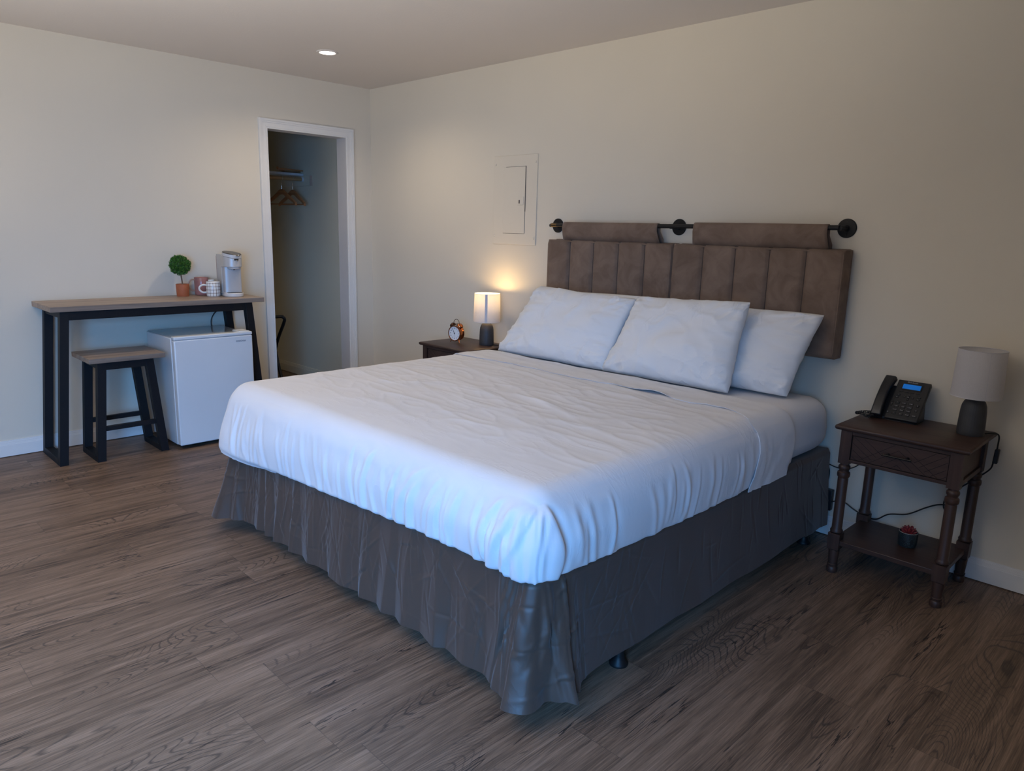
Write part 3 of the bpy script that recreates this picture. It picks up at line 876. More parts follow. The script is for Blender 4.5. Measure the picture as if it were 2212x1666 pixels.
# ------------------------------------------------------------------ nightstands
def nightstand(loc, label):
    t = thing('nightstand', label, 'nightstand', loc, 0, 'dark wooden nightstands')
    # local origin: centre of the footprint on the floor, front is -y
    hw, hd = .246, .200
    bm = bmesh.new()
    prof = [(.0, .634), (.006, .632), (.010, .636), (.012, .642), (.010, .649), (.004, .652)]
    rings = []
    for o, z in prof:
        X, Y = hw-.012+o, hd-.012+o
        rings.append([bm.verts.new(c) for c in ((-X,-Y,z), (X,-Y,z), (X,Y,z), (-X,Y,z))])
    for a, b in zip(rings[:-1], rings[1:]):
        for i in range(4): bm.faces.new((a[i], a[(i+1) % 4], b[(i+1) % 4], b[i]))
    bm.faces.new(list(reversed(rings[0]))); bm.faces.new(rings[-1])
    link('tabletop', bm, M['ns'], t, angle=50)
    bw, bd = .224, .182
    z0, z1 = .487, .634
    bm = bmesh.new()      # apron: rails between the leg blocks
    box(bm, -bw+.044, -bd+.002, .615, bw-.044, -bd+.020, z1)
    link('upper_rail', bm, M['ns'], t, bevel=.001)
    link('lower_rail', BX(-bw+.044, -bd+.002, z0+.010, bw-.044, -bd+.020, .510), M['ns'], t, bevel=.001)
    link('back_panel', BX(-bw+.044, bd-.016, z0+.010, bw-.044, bd-.002, z1), M['ns'], t, bevel=.001)
    for s in (-1, 1):
        bm = bmesh.new(); xs = s*(bw-.004)
        lo, hi = sorted((xs, xs-s*.014))
        box(bm, lo, -bd+.044, .612, hi, bd-.044, z1); box(bm, lo, -bd+.044, z0+.006, hi, bd-.044, .513)
        lo2, hi2 = sorted((xs-s*.008, xs-s*.013)); box(bm, lo2, -bd+.044, .513, hi2, bd-.044, .612)
        link('side_panel', bm, M['ns'], t, bevel=.001)
    # drawer with chevron strips
    d = link('drawer', BX(-bw+.047, -bd+.006, .513, bw-.047, -bd+.022, .612), M['ns'], t, bevel=.001)
    dx, dz0, dz1 = bw-.047, .5135, .6115
    bm = bmesh.new()
    def groove(xa, za, xb, zb):
        # clip to the drawer front
        pts = []
        for k in range(41):
            x = xa+(xb-xa)*k/40; z = za+(zb-za)*k/40
            if abs(x) <= dx-.001 and dz0 <= z <= dz1: pts.append((x, z))
        if len(pts) < 3: return
        (x0, zz0), (x1, zz1) = pts[0], pts[-1]
        L = math.hypot(x1-x0, zz1-zz0); nx_, nz_ = -(zz1-zz0)/L*.0009, (x1-x0)/L*.0009
        y = -bd+.0056
        bm.faces.new([bm.verts.new(c) for c in ((x0-nx_, y, zz0-nz_), (x1-nx_, y, zz1-nz_), (x1+nx_, y, zz1+nz_), (x0+nx_, y, zz0+nz_))])
    for k in range(-1, 3):      # central nested chevrons
        zt = .590-k*.030
        groove(0, zt, -.20, zt-.145); groove(0, zt, .20, zt-.145)
    for k in range(7):          # outer strips slanting the other way
        c = .060+k*.019
        for s in (-1, 1): groove(s*(c+.0), .560-(c-.06)*.75-.004, s*(c+.17), .560-(c-.06)*.75+.120)
    link('inlay_groove', bm, M['groove'], d, smooth=False)
    h = link('handle', TB([(-.054, -bd-.016, .566), (-.050, -bd-.016, .566), (-.0495, -bd-.016, .566), (.0495, -bd-.016, .566), (.050, -bd-.016, .566), (.054, -bd-.016, .566)], [.0045, .0045, .0036, .0036, .0045, .0045], 12), M['bronze'], d)
    for s in (-1, 1):
        link('handle_post', TB([(s*.036, -bd+.007, .566), (s*.036, -bd-.010, .566), (s*.036, -bd-.016, .566)], [.0065, .004, .0055], 10), M['bronze'], d)
    # gap round the drawer
    bm = bmesh.new(); y0, y1 = -bd+.010, -bd+.0185
    box(bm, -bw+.0440, y0, .510, -bw+.0468, y1, .615); box(bm, bw-.0468, y0, .510, bw-.0440, y1, .615)
    box(bm, -bw+.044, y0, .6122, bw-.044, y1, .6149); box(bm, -bw+.044, y0, .5101, bw-.044, y1, .5128)
    link('drawer_gap', bm, M['groove'], t, smooth=False)
    lp = [(.0205,0),(.022,.004),(.022,.022),(.019,.026),(.0205,.032),(.0215,.037),(.0185,.040),(.0195,.060),(.022,.098),(.022,.104)]
    up = [(.020,.180),(.0245,.183),(.0255,.190),(.022,.196),(.0205,.200),(.0205,.420),(.0195,.424),(.0245,.430),(.0255,.440),(.0245,.448),(.0195,.452),(.0190,.458),(.0225,.463),(.0235,.470),(.022,.476),(.018,.480),(.018,.490)]
    for sx in (-1, 1):
        for sy in (-1, 1):
            x, y = sx*(bw-.022), sy*(bd-.022)
            bm = bmesh.new()
            lathe(bm, lp, 24, c=(x, y, 0)); lathe(bm, up, 24, c=(x, y, 0))
            hexa(bm, [(x-.0235,y-.0235,.108),(x+.0235,y-.0235,.108),(x+.0235,y+.0235,.108),(x-.0235,y+.0235,.108)], [(x-.0245,y-.0245,.178),(x+.0245,y-.0245,.178),(x+.0245,y+.0245,.178),(x-.0245,y+.0245,.178)])
            hexa(bm, [(x-.016,y-.016,.100),(x+.016,y-.016,.100),(x+.016,y+.016,.100),(x-.016,y+.016,.100)], [(x-.0235,y-.0235,.108),(x+.0235,y-.0235,.108),(x+.0235,y+.0235,.108),(x-.0235,y+.0235,.108)])
            box(bm, x-.022, y-.022, .488, x+.022, y+.022, .634)
            link('leg', bm, M['nsz'], t, angle=40)
    link('shelf', BX(-bw+.012, -bd+.006, .128, bw-.012, bd-.006, .150), M['ns'], t, bevel=.003)
    return t
NSR = (4.194, -.226, 0); NSL = (1.432, -.245, 0)
nightstand(NSR, 'dark wooden nightstand right of the bed, carrying the telephone and unlit lamp')
nightstand(NSL, 'dark wooden nightstand left of the bed, carrying the alarm clock and lit lamp')

# ------------------------------------------------------------------ table lamps
def lamp(loc, label, lit, seam_ang, cordpts, seamw):
    t = thing('table_lamp', label, 'table lamp', loc, 0, 'matching table lamps')
    bm = bmesh.new()
    prof = [(.0470, 0), (.0485, .003), (.0480, .02), (.0470, .06), (.0450, .10), (.0425, .118), (.037, .133), (.029, .142), (.018, .147), (.010, .149)]
    seg = 96; rings = []
    for r, z in prof:
        ring = []
        for i in range(seg):
            a = 2*PI*i/seg
            fl = 1+(.012*math.cos(a*36) if .01 < z < .13 else 0)
            ring.append(bm.verts.new((r*fl*math.cos(a), r*fl*math.sin(a), z)))
        rings.append(ring)
    for k in range(len(rings)-1):
        for i in range(seg): bm.faces.new((rings[k][i], rings[k][(i+1) % seg], rings[k+1][(i+1) % seg], rings[k+1][i]))
    bm.faces.new(list(reversed(rings[0]))); bm.faces.new(rings[-1])
    link('base', bm, M['lampbase'], t, angle=60)
    link('lamp_holder', LT([(.012, .147), (.012, .185), (.017, .188), (.017, .225)], 20), M['whiteglaze'], t)
    zb, zt, rb, rt = .155, .339, .0895, .0835
    bm = bmesh.new()
    lathe(bm, [(rb, zb), (rb*.67+rt*.33, zb+(zt-zb)*.33), (rb*.33+rt*.67, zb+(zt-zb)*.67), (rt, zt)], 64, cap0=False, cap1=False)
    sh = link('lamp_shade', bm, M['shade' if lit else 'shade_off'], t)
    for r_w, z_w in ((rt, zt), (rb, zb)):
        link('rim_wire', TB([(r_w*math.cos(a*PI/32), r_w*math.sin(a*PI/32), z_w) for a in range(64)], .0014, 6, closed=True), M['seam_strip'], sh)
    bm = bmesh.new(); rows = []
    for k in range(5):
        f = k/4; r = rb+(rt-rb)*f+.0008; z = zb+(zt-zb)*f
        rows.append([bm.verts.new((r*math.cos(seam_ang+da), r*math.sin(seam_ang+da), z)) for da in (-seamw, -seamw*.5, 0, seamw*.5, seamw)])
    grid_faces(bm, rows)
    link('seam_strip', bm, M['seam_strip'], sh)
    bm = bmesh.new()      # spider holding the shade
    for k in range(3):
        a = k*2*PI/3+.4
        tube(bm, [(.016*math.cos(a), .016*math.sin(a), .222), (rb*math.cos(a), rb*math.sin(a), .222)], .0015, 6)
    link('shade_carrier', bm, M['whiteglaze'], t)
    bulb = LT([(.010, .225), (.014, .235), (.024, .255), (.028, .275), (.024, .295), (.012, .308), (.002, .311)], 24)
    link('bulb', bulb, M['bulb_on'] if lit else M['whiteglaze'], t)
    if cordpts:
        c = link('cord', TB(catmull([Vector(p)-Vector(loc) for p in cordpts], 8), .003, 8), M['rubber'], t)
        return t, c
    return t, None
M['bulb_on'] = emis('lit bulb glass', (1., .80, .50), 12.)
LL = (1.553, -.165, .652)
tl, _ = lamp(LL, 'table lamp switched on, white drum shade, left of the bed beside the alarm clock', True, math.radians(-47), [(1.597, -.140, .656), (1.64, -.120, .6555), (1.655, -.06, .6555), (1.66, -.022, .655), (1.665, -.012, .62), (1.668, -.012, .48), (1.67, -.012, .30)], .095)
LR = (4.370, -.150, .652)
tr, cr = lamp(LR, 'unlit table lamp with white drum shade on the nightstand right of the bed', False, math.radians(-58), [(4.408, -.118, .656), (4.438, -.085, .657), (4.452, -.060, .645), (4.452, -.052, .60), (4.450, -.05, .565), (4.444, -.040, .525), (4.432, -.028, .490), (4.38, -.022, .43), (4.32, -.022, .365), (4.292, -.02, .325), (4.290, -.02, .285), (4.305, -.02, .27), (4.308, -.02, .295), (4.27, -.02, .290), (4.223, -.02, .262), (4.155, -.02, .212), (4.08, -.02, .188), (4.032, -.02, .150), (3.985, -.02, .148), (3.93, -.02, .166), (3.885, -.02, .188), (3.85, -.02, .185), (3.826, -.024, .175)], .012)
bm = bmesh.new(); hexa(bm, [(4.443,-.060,.528),(4.460,-.060,.528),(4.460,-.038,.528),(4.443,-.038,.528)], [(4.446,-.060,.588),(4.462,-.060,.588),(4.462,-.038,.588),(4.446,-.038,.588)])
for v in bm.verts: v.co -= Vector(LR)
link('cord_switch', bm, M['plastic'], cr, bevel=.003)

# ------------------------------------------------------------------ wall outlet adapter and bed-side cables
t = thing('power_adapter', 'black multi-socket power adapter on the wall between bed and nightstand', 'power adapter', (3.805, 0, .18))
link('body', BX(-.030, -.030, -.050, .022, -.002, .052), M['plastic'], t, bevel=.003)
link('plug', BX(-.026, -.050, -.042, .004, -.030, -.018), M['plastic2'], t, bevel=.003)
link('prong_band', BX(-.0265, -.0455, -.034, .0045, -.0415, -.030), M['chrome'], t)

# ------------------------------------------------------------------ alarm clock
t = thing('alarm_clock', 'copper twin-bell alarm clock on the nightstand left of the bed', 'alarm clock', (1.367, -.268, .652), math.radians(11)); t.scale = (1.08, 1.08, 1.08)
RX90 = Matrix.Rotation(PI/2, 3, 'X')     # local z -> -y (front)
cz = .060
link('case', LT([(.040, -.024), (.046, -.022), (.047, -.015), (.0455, -.012), (.0455, .012), (.047, .015), (.0475, .020), (.045, .0235), (.0425, .0235), (.0425, .019)], 48, M=RX90, c=(0, 0, cz), cap1=False), M['copper'], t)
link('bezel_ring', TB([(.0465*math.cos(a*PI/24), -.0205, cz+.0465*math.sin(a*PI/24)) for a in range(48)], .0022, 8, closed=True), M['darkcopper'], t)
dl = link('dial', LT([(.0428, .018), (.0428, .0192)], 48, M=RX90, c=(0, 0, cz)), M['dial'], t)
for k in range(1, 13):
    a = PI/2-k*PI/6
    text_mesh('numeral', str(k), .0115, M['ink'], dl, Matrix.Translation((.0315*math.cos(a), -.0195, cz+.0315*math.sin(a))) @ Matrix.Rotation(PI/2, 4, 'X'))
def hand(name, ang, L, w):
    a = PI/2-ang; bm = bmesh.new(); c, s = math.cos(a), math.sin(a)
    bm.faces.new([bm.verts.new((x*c-z*s, -.0202, cz+x*s+z*c)) for x, z in ((-.006, -w), (-.006, w), (L, w*.5), (L, -w*.5))])
    link(name, bm, M['ink'], dl, smooth=False)
hand('minute_hand', math.radians(-27), .030, .0018); hand('hour_hand', math.radians(-32), .017, .0022)
hand('second_hand', math.radians(182), .028, .0005)
link('hand_hub', LT([(.0035, .0190), (.0035, .0212)], 16, M=RX90, c=(0, 0, cz)), M['ink'], dl)
for s in (-1, 1):
    Mb = Matrix.Rotation(s*math.radians(28), 3, 'Y')
    link('bell', LT([(.019, .0), (.0205, .002), (.0195, .008), (.015, .014), (.008, .017), (.003, .0185), (.0025, .021)], 32, M=Mb, c=(s*.026, 0, cz+.0435)), M['copper'] if s > 0 else M['darkcopper'], t)
    link('leg', TB([(s*.026, -.010, .024), (s*.036, -.014, .0035)], [.003, .0022], 10), M['copper'], t)
link('leg', TB([(0, .016, .020), (0, .024, .003)], [.003, .0022], 10), M['darkcopper'], t)
link('carry_handle', TB(catmull([(-.022, 0, cz+.058), (-.020, 0, cz+.070), (-.012, 0, cz+.082), (0, 0, cz+.086), (.012, 0, cz+.082), (.020, 0, cz+.070), (.022, 0, cz+.058)], 5), .0016, 8), M['darkcopper'], t)
link('hammer', TB([(0, 0, cz+.046), (0, 0, cz+.058), (.006, 0, cz+.060)], [.0014, .0014, .003], 8), M['darkcopper'], t)

# ------------------------------------------------------------------ telephone
t = thing('desk_telephone', 'black office telephone with blue screen on the nightstand right of the bed', 'telephone', (4.054, -.183, .665))
T_ = math.radians(47)
U = Vector((1, 0, 0)); V = Vector((0, math.cos(T_), math.sin(T_))); NN = U.cross(V)      # face frame; NN out of the face
MF = Matrix(((U.x, V.x, NN.x, 0), (U.y, V.y, NN.y, 0), (U.z, V.z, NN.z, 0), (0, 0, 0, 1)))
def fbox(bm, u0, v0, n0, u1, v1, n1):
    vs = box(bm, u0, v0, n0, u1, v1, n1)
    for v in vs: v.co = MF @ v.co
pw, ph = .129, .200
bm = bmesh.new(); fbox(bm, 0, 0, -.020, pw, ph, 0)
body = link('body', bm, M['plastic2'], t, bevel=.004, seg=3)
bm = bmesh.new(); fbox(bm, -.064, .0, -.030, .004, ph*.86, -.008)
link('cradle', bm, M['plastic'], t, bevel=.006)
# stand: wedge below the body
bm = bmesh.new()
q = [(-.052, -.004), (pw-.006, -.004)]
hexa(bm, [(-.05, .010, -.013), (pw-.004, .010, -.013), (pw-.004, .118, -.013), (-.05, .118, -.013)],
         [(-.05, .028, .006), (pw-.004, .028, .006), (pw-.004, .098, .088), (-.05, .098, .088)])
link('stand', bm, M['plastic'], t, bevel=.003)
# handset: gently curved bar
def handset():
    bm = bmesh.new(); n = 16; rings = []
    for k in range(n+1):
        f = k/n; v = -.004+.205*f
        lift = .016+.020*math.sin(PI*f)**.8
        th = .030 if (f < .24 or f > .76) else .020
        th = .030-.012*sm(.16, .32, f)*(1-sm(.68, .84, f))
        w = .0235-.0035*math.sin(PI*f)
        ring = []
        for a, b in ((-1, 0), (-1, .7), (-.8, 1), (.8, 1), (1, .7), (1, 0)):
            ring.append(bm.verts.new(MF @ Vector((-.030+a*w, v, lift-th*.9+b*th))))
        rings.append(ring)
    for A, B in zip(rings[:-1], rings[1:]):
        for i in range(6): bm.faces.new((A[i], A[(i+1) % 6], B[(i+1) % 6], B[i]))
    bm.faces.new(list(reversed(rings[0]))); bm.faces.new(rings[-1])
    bmesh.ops.recalc_face_normals(bm, faces=bm.faces[:])
    return link('handset', bm, M['plastic'], t, bevel=.003, angle=40)
handset()
bm = bmesh.new(); fbox(bm, .021, .150, -.001, .101, .184, .0022)
link('screen_bezel', bm, M['plastic'], body, bevel=.001)
bm = bmesh.new(); fbox(bm, .026, .1545, 0, .096, .1785, .0028)
link('screen', bm, M['screen'], body)['label'] = 'glowing blue display'
def face_text(name, s, size, u, v, mat, n=.0010):
    text_mesh(name, s, size, mat, body, MF @ Matrix.Translation((u, v, n)), .0002)
# ring emblem and lettering above the screen
bm = bmesh.new()
for du in (-.0045, .0045):
    tube(bm, [MF @ Vector((.046+du+.0032*math.cos(a*PI/10), .1905+.0028*math.sin(a*PI/10), .0008)) for a in range(20)], .0006, 5, closed=True)
link('emblem', bm, M['whiteink'], body)
face_text('lettering', 'Sacom', .0085, .0675, .1900, M['whiteink'])
key0 = None
def key(u, v, w, h, s=None, size=.0062, rnd=False):
    global key0
    bm = bmesh.new()
    fbox(bm, u-w/2, v-h/2, -.001, u+w/2, v+h/2, .0026)
    k = link('key', bm, M['plastic'], body, bevel=.0012)
    if s: text_mesh('key_symbol', s, size, M['whiteink'], k, MF @ Matrix.Translation((u, v, .0029)), .0001)
for i, u in enumerate((.026, .048, .070, .092)): key(u, .1395, .016, .0045)
for u, v, s in ((.022, .121, '='), (.019, .109, '#'), (.103, .121, '-'), (.101, .108, '+')): key(u, v, .014, .0075, s)
for u, v, s in ((.0625, .1255, '^'), (.046, .114, '<'), (.079, .114, '>'), (.0625, .1025, 'v'), (.0625, .114, 'OK')): key(u, v, .0095, .0085, s, .005)
ks = ['1', '2 abc', '3 def', '4 ghi', '5 jkl', '6 mno', '7 pqrs', '8 tuv', '9 wxyz', '*', '0', '# snd']
for i, s in enumerate(ks): key(.030+.0265*(i % 3), .082-.0185*(i//3), .019, .0115, s, .0058)
for v, s in ((.078, 'R'), (.054, 'C')): key(.110, v, .011, .0105, s)
key(.110, .0265, .020, .010, 'END', .0055)
key(.0105, .073, .006, .026, 'I', .008); key(.0075, .028, .009, .010, 'M')
# coiled handset cord
ctrl = catmull([(-.040, -.004, .004), (-.052, -.030, -.002), (-.075, -.040, .006), (-.098, -.032, .004), (-.103, -.010, -.001), (-.088, .010, .004), (-.062, .012, .006), (-.040, .012, .006)], 60)
coil = []; acc = 0
for i in range(len(ctrl)):
    d = (ctrl[min(i+1, len(ctrl)-1)]-ctrl[max(i-1, 0)])
    if d.length < 1e-9: continue
    acc += d.length/2; d.normalize(); s = d.cross(Vector((0, 0, 1))).normalized(); up = s.cross(d)
    a = acc*2*PI/.0062
    coil.append(ctrl[i]+.0056*(math.cos(a)*s+math.sin(a)*up))
link('handset_cord', TB(coil, .0016, 6), M['rubber'], t)
O = Vector((4.054, -.183, .665))
link('line_cord', TB(catmull([Vector(p)-O for p in ((4.06, -.075, .657), (4.05, -.028, .655), (4.04, -.016, .62), (4.0, -.016, .50), (3.93, -.016, .39), (3.88, -.016, .352), (3.835, -.016, .345), (3.795, -.016, .352), (3.782, -.016, .360), (3.788, -.016, .345), (3.797, -.016, .32), (3.796, -.016, .28), (3.785, -.016, .25))], 8), .0026, 8), M['rubber'], t)

# ------------------------------------------------------------------ potted succulent
t = thing('potted_succulent', 'small red succulent in a dark patterned pot on the right nightstand shelf', 'potted plant', (4.226, -.232, .150))
link('pot', LT([(.030, 0), (.034, .003), (.0362, .015), (.0370, .040), (.0365, .062), (.0345, .064), (.0325, .062), (.0320, .050)], 40, cap1=False), M['potdark'], t)
link('pot_rim', TB([(.0352*math.cos(a*PI/24), .0352*math.sin(a*PI/24), .0636) for a in range(48)], .0013, 6, closed=True), M['rim'], t)
link('soil', LT([(.0325, .050), (.0325, .054)], 32), M['soil'], t)
bm = bmesh.new()
for ring, (n, tilt, L) in enumerate(((8, .35, .030), (8, .75, .028), (6, 1.05, .024), (4, 1.3, .020))):
    for k in range(n):
        a = 2*PI*(k+.5*(ring % 2))/n
        d = Vector((math.cos(a)*math.cos(tilt), math.sin(a)*math.cos(tilt), math.sin(tilt)))
        b0 = Vector((math.cos(a)*.004, math.sin(a)*.004, .055+.003*ring))
        tube(bm, [b0, b0+d*L*.35, b0+d*L*.7+Vector((0,0,.002)), b0+d*L+Vector((0,0,.005))], [.003, .0065, .0058, .001], 8)
link('rosette', bm, M['succulent'], t)

# ------------------------------------------------------------------ breaker panel
t = thing('breaker_panel', 'painted electrical breaker panel cover with small hinged door on the wall', 'electrical panel', (1.621, 0, 1.589))
link('cover', BX(-.197, -.006, -.281, .197, 0, .281), M['wallpanel'], t, bevel=.003)
d = link('door', BX(-.098, -.0095, -.208, .098, -.005, .208), M['wallpanel'], t, bevel=.0015)
bm = bmesh.new()
box(bm, .0975, -.0098, -.07, .1010, -.006, .211); box(bm, -.08, -.0080, .2078, .0995, -.006, .2100)
box(bm, .0975, -.0082, -.205, .0990, -.006, -.07); box(bm, -.098, -.0075, -.2098, .098, -.006, -.2082)
link('door_gap', bm, M['gapline'], t, smooth=False)
link('latch', BX(.034, -.0125, -.030, .085, -.009, .022), M['wallpanel'], d, bevel=.001)
link('latch_slot', BX(.046, -.0135, -.020, .056, -.0122, .002), M['gapline'], d)
for z in (-.12, .13): link('hinge', BX(-.1035, -.0085, z-.022, -.0975, -.0055, z+.022), M['wallpanel'], d, bevel=.001)
for x, z in ((-.180, .228), (.180, .232), (-.182, -.228), (.180, -.235)):
    link('screw', LT([(.008, .0055), (.0075, .0085), (.004, .0105)], 16, M=RX90, c=(x, 0, z)), M['wallpanel'], t)

# ------------------------------------------------------------------ console table
def leg_frame(bm, pts):
    pass
def slanted_leg(x0, x1, yb0, yb1, yt0, yt1, z0, z1):
    bm = bmesh.new()
    hexa(bm, [(x0,yb0,z0),(x1,yb0,z0),(x1,yb1,z0),(x0,yb1,z0)], [(x0,yt0,z1),(x1,yt0,z1),(x1,yt1,z1),(x0,yt1,z1)])
    return bm
t = thing('console_table', 'long console table with grey oak top and black splayed legs along the wall', 'table', (.22, -1.777, 0))
O = Vector((.22, -1.777, 0))
def L_(bm):
    for v in bm.verts: v.co -= O
    return bm
DT0, DT1 = .888, .918
link('tabletop', L_(BX(.018, -2.402, DT0, .422, -1.152, DT1)), M['desk'], t, bevel=.0015)
bm = bmesh.new(); box(bm, .422, -2.401, DT0+.001, .4228, -1.153, DT1-.001); box(bm, .0185, -1.153, DT0+.001, .4215, -1.1512, DT1-.001)
link('edge_band', L_(bm), M['desk_edge'], t)
for xa, xb in ((.362, .408), (.032, .078)):
    link('leg', L_(slanted_leg(xa, xb, -2.430, -2.385, -2.353, -2.306, 0, DT0)), M['blackwood'], t, bevel=.0015)
    link('leg', L_(slanted_leg(xa, xb, -1.169, -1.124, -1.248, -1.201, 0, DT0)), M['blackwood'], t, bevel=.0015) if 0 else \
    link('leg', L_(slanted_leg(xa, xb, -1.201, -1.154, -1.277, -1.230, 0, DT0)), M['blackwood'], t, bevel=.0015)
link('apron', L_(BX(.366, -2.32, .838, .404, -1.262, DT0)), M['blackwood'], t, bevel=.001)
link('apron', L_(BX(.036, -2.32, .838, .074, -1.262, DT0)), M['blackwood'], t, bevel=.001)
link('top_rail', L_(BX(.078, -2.350, .850, .362, -2.310, DT0)), M['blackwood'], t)
link('top_rail', L_(BX(.078, -1.272, .850, .362, -1.234, DT0)), M['blackwood'], t)
link('foot_rail', L_(slanted_leg(.078, .362, -2.430, -2.385, -2.427, -2.382, 0, .038)), M['blackwood'], t, bevel=.001)
link('foot_rail', L_(slanted_leg(.078, .362, -1.201, -1.154, -1.204, -1.157, 0, .038)), M['blackwood'], t, bevel=.001)

# ------------------------------------------------------------------ stool
t = thing('stool', 'low stool with grey oak seat and black splayed legs beside the fridge', 'stool', (.315, -2.044, 0))
O = Vector((.315, -2.044, 0))
link('seat', L_(BX(.148, -2.253, .592, .492, -1.836, .620)), M['desk'], t, bevel=.0015)
bm = bmesh.new(); box(bm, .492, -2.252, .593, .4926, -1.837, .619)
link('edge_band', L_(bm), M['desk_edge'], t)
for xa, xb in ((.424, .465), (.165, .206)):
    link('leg', L_(slanted_leg(xa, xb, -2.248, -2.202, -2.203, -2.155, 0, .592)), M['blackwood'], t, bevel=.0015)
    link('leg', L_(slanted_leg(xa, xb, -1.889, -1.843, -1.942, -1.896, 0, .592)), M['blackwood'], t, bevel=.0015)
    link('apron', L_(BX(xa+.004, -2.17, .545, xb-.002, -1.925, .592)), M['blackwood'], t)
    link('stretcher', L_(BX(xa+.010, -2.19, .181, xb-.006, -1.905, .208)), M['blackwood'], t, bevel=.001)
for a, b, c in ((-2.248, -2.202, .002), (-1.889, -1.843, -.002)):
    link('foot_rail', L_(slanted_leg(.206, .424, a, b, a+c, b+c, 0, .036)), M['blackwood'], t, bevel=.001)
for a, b in ((-2.200, -2.160), (-1.938, -1.900)):
    link('top_rail', L_(BX(.206, a, .552, .424, b, .592)), M['blackwood'], t)

# ------------------------------------------------------------------ mini fridge
t = thing('mini_fridge', 'small white refrigerator standing under the console table', 'refrigerator', (.28, -1.543, 0))
O = Vector((.28, -1.543, 0))
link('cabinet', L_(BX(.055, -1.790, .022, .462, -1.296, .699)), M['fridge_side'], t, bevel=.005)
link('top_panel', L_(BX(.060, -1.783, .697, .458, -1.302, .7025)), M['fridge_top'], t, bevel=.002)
link('door_gasket', L_(BX(.462, -1.784, .034, .474, -1.302, .698)), M['gasket'], t)
d = link('door', L_(BX(.474, -1.792, .026, .522, -1.294, .690)), M['fridge'], t, bevel=.008, seg=3)
link('door_cap', L_(BX(.474, -1.792, .691, .522, -1.294, .712)), M['fridge'], d, bevel=.005, seg=2)
link('hinge_cover', L_(BX(.405, -1.375, .702, .505, -1.305, .716)), M['fridge'], t, bevel=.003)
text_mesh('lettering', 'INSIGNIA', .0155, M['greyink'], d, Matrix.Translation(Vector((.5225, -1.372, .655))-O) @ Matrix(((0,0,1,0),(1,0,0,0),(0,1,0,0),(0,0,0,1))), .0002)
bm = bmesh.new()
for x in (.10, .43):
    for y in (-1.75, -1.34): lathe(bm, [(.014, 0), (.016, .004), (.012, .026)], 14, c=(x, y, 0))
link('foot', L_(bm), M['plastic'], t)
link('power_cord', TB(catmull([Vector(p)-O for p in ((.05, -1.345, .60), (.030, -1.352, .68), (.024, -1.350, .74), (.020, -1.322, .785), (.016, -1.290, .80), (.012, -1.27, .795))], 8), .0035, 8), M['rubber'], t)

# ------------------------------------------------------------------ topiary
t = thing('topiary_plant', 'small ball-shaped green topiary in a terracotta pot on the console table', 'potted plant', (.110, -1.562, DT1))
link('pot', LT([(.036, 0), (.0375, .002), (.0405, .078), (.0400, .080), (.0375, .080), (.037, .068)], 36, cap1=False), M['terracotta'], t)
link('soil', LT([(.0372, .066), (.0372, .070)], 28), M['soil'], t)
link('stem', TB(catmull([(0, .002, .066), (-.002, 0, .10), (-.004, -.004, .15), (-.005, -.006, .20)], 5), [.0045]*16, 8), M['bark'], t)
bm = bmesh.new(); c0 = Vector((-.004, -.006, .202)); rg = random.Random(3)
for k in range(2800):
    zz = rg.uniform(-1, 1); a = rg.uniform(0, 2*PI); q = math.sqrt(1-zz*zz)
    n = Vector((q*math.cos(a), q*math.sin(a), zz)); lump = 1+.10*N(n.x*2.5, n.y*2.5, n.z*2.5+4)
    p = c0+n*.060*lump*rg.uniform(.80, 1.0)
    d = (n+Vector((rg.uniform(-1, 1), rg.uniform(-1, 1), rg.uniform(-.6, 1)))*.9).normalized()
    s = d.cross(Vector((rg.uniform(-1, 1), rg.uniform(-1, 1), rg.uniform(-1, 1)))).normalized()
    up = s.cross(d); L = rg.uniform(.008, .013); w = L*.32
    v = [bm.verts.new(p), bm.verts.new(p+d*L*.5+s*w+up*.001), bm.verts.new(p+d*L), bm.verts.new(p+d*L*.5-s*w+up*.001)]
    bm.faces.new(v)
bmesh.ops.create_icosphere(bm, subdivisions=2, radius=.044, matrix=Matrix.Translation(c0))
link('foliage', bm, M['leaf'], t, smooth=False)

# ------------------------------------------------------------------ mugs
def mug(name, label, loc, r, h, hang, body, hmat, hr, hz, hreach, thick, group=None, flare=0.):
    t = thing(name, label, 'mug', loc, 0, group)
    link('cup', LT([(r*.90, 0), (r*.97, .003), (r, .010), (r+flare*.3, h*.6), (r+flare, h-.003), (r+flare-.002, h), (r+flare-.0045, h-.003), (r-.005, .012), (r-.010, .007)], 56, cap1=True), body, t, angle=50)
    d = Vector((math.cos(hang), math.sin(hang), 0))
    pts = catmull([d*(r-.002)+Vector((0,0,hz+hr)), d*(r+hreach*.55)+Vector((0,0,hz+hr*1.02)), d*(r+hreach)+Vector((0,0,hz+hr*.45)), d*(r+hreach)+Vector((0,0,hz-hr*.35)), d*(r+hreach*.55)+Vector((0,0,hz-hr*.98)), d*(r-.002)+Vector((0,0,hz-hr))], 6)
    link('handle', TB(pts, thick, 10), hmat, t)
    return t
mug('coffee_mug', 'white mug with a brown hand-drawn grid, beside the coffee maker', (.195, -1.395, DT1), .0435, .097, math.radians(-112), M['gridmug'], M['whiteglaze'], .024, .050, .040, .0062)
mug('coffee_mug', 'pink glazed mug standing behind the grid-patterned mug', (.070, -1.420, DT1), .045, .118, math.radians(-100), M['pink'], M['mugtan'], .036, .066, .036, .0048, flare=.001)
t = thing('small_cup', 'small plain white cup showing behind the grid-patterned mug', 'cup', (.1325, -1.380, DT1))
link('cup', LT([(.015, 0), (.0175, .004), (.0185, .05), (.0195, .103), (.0187, .105), (.0172, .102), (.016, .01)], 36), M['whiteglaze'], t)

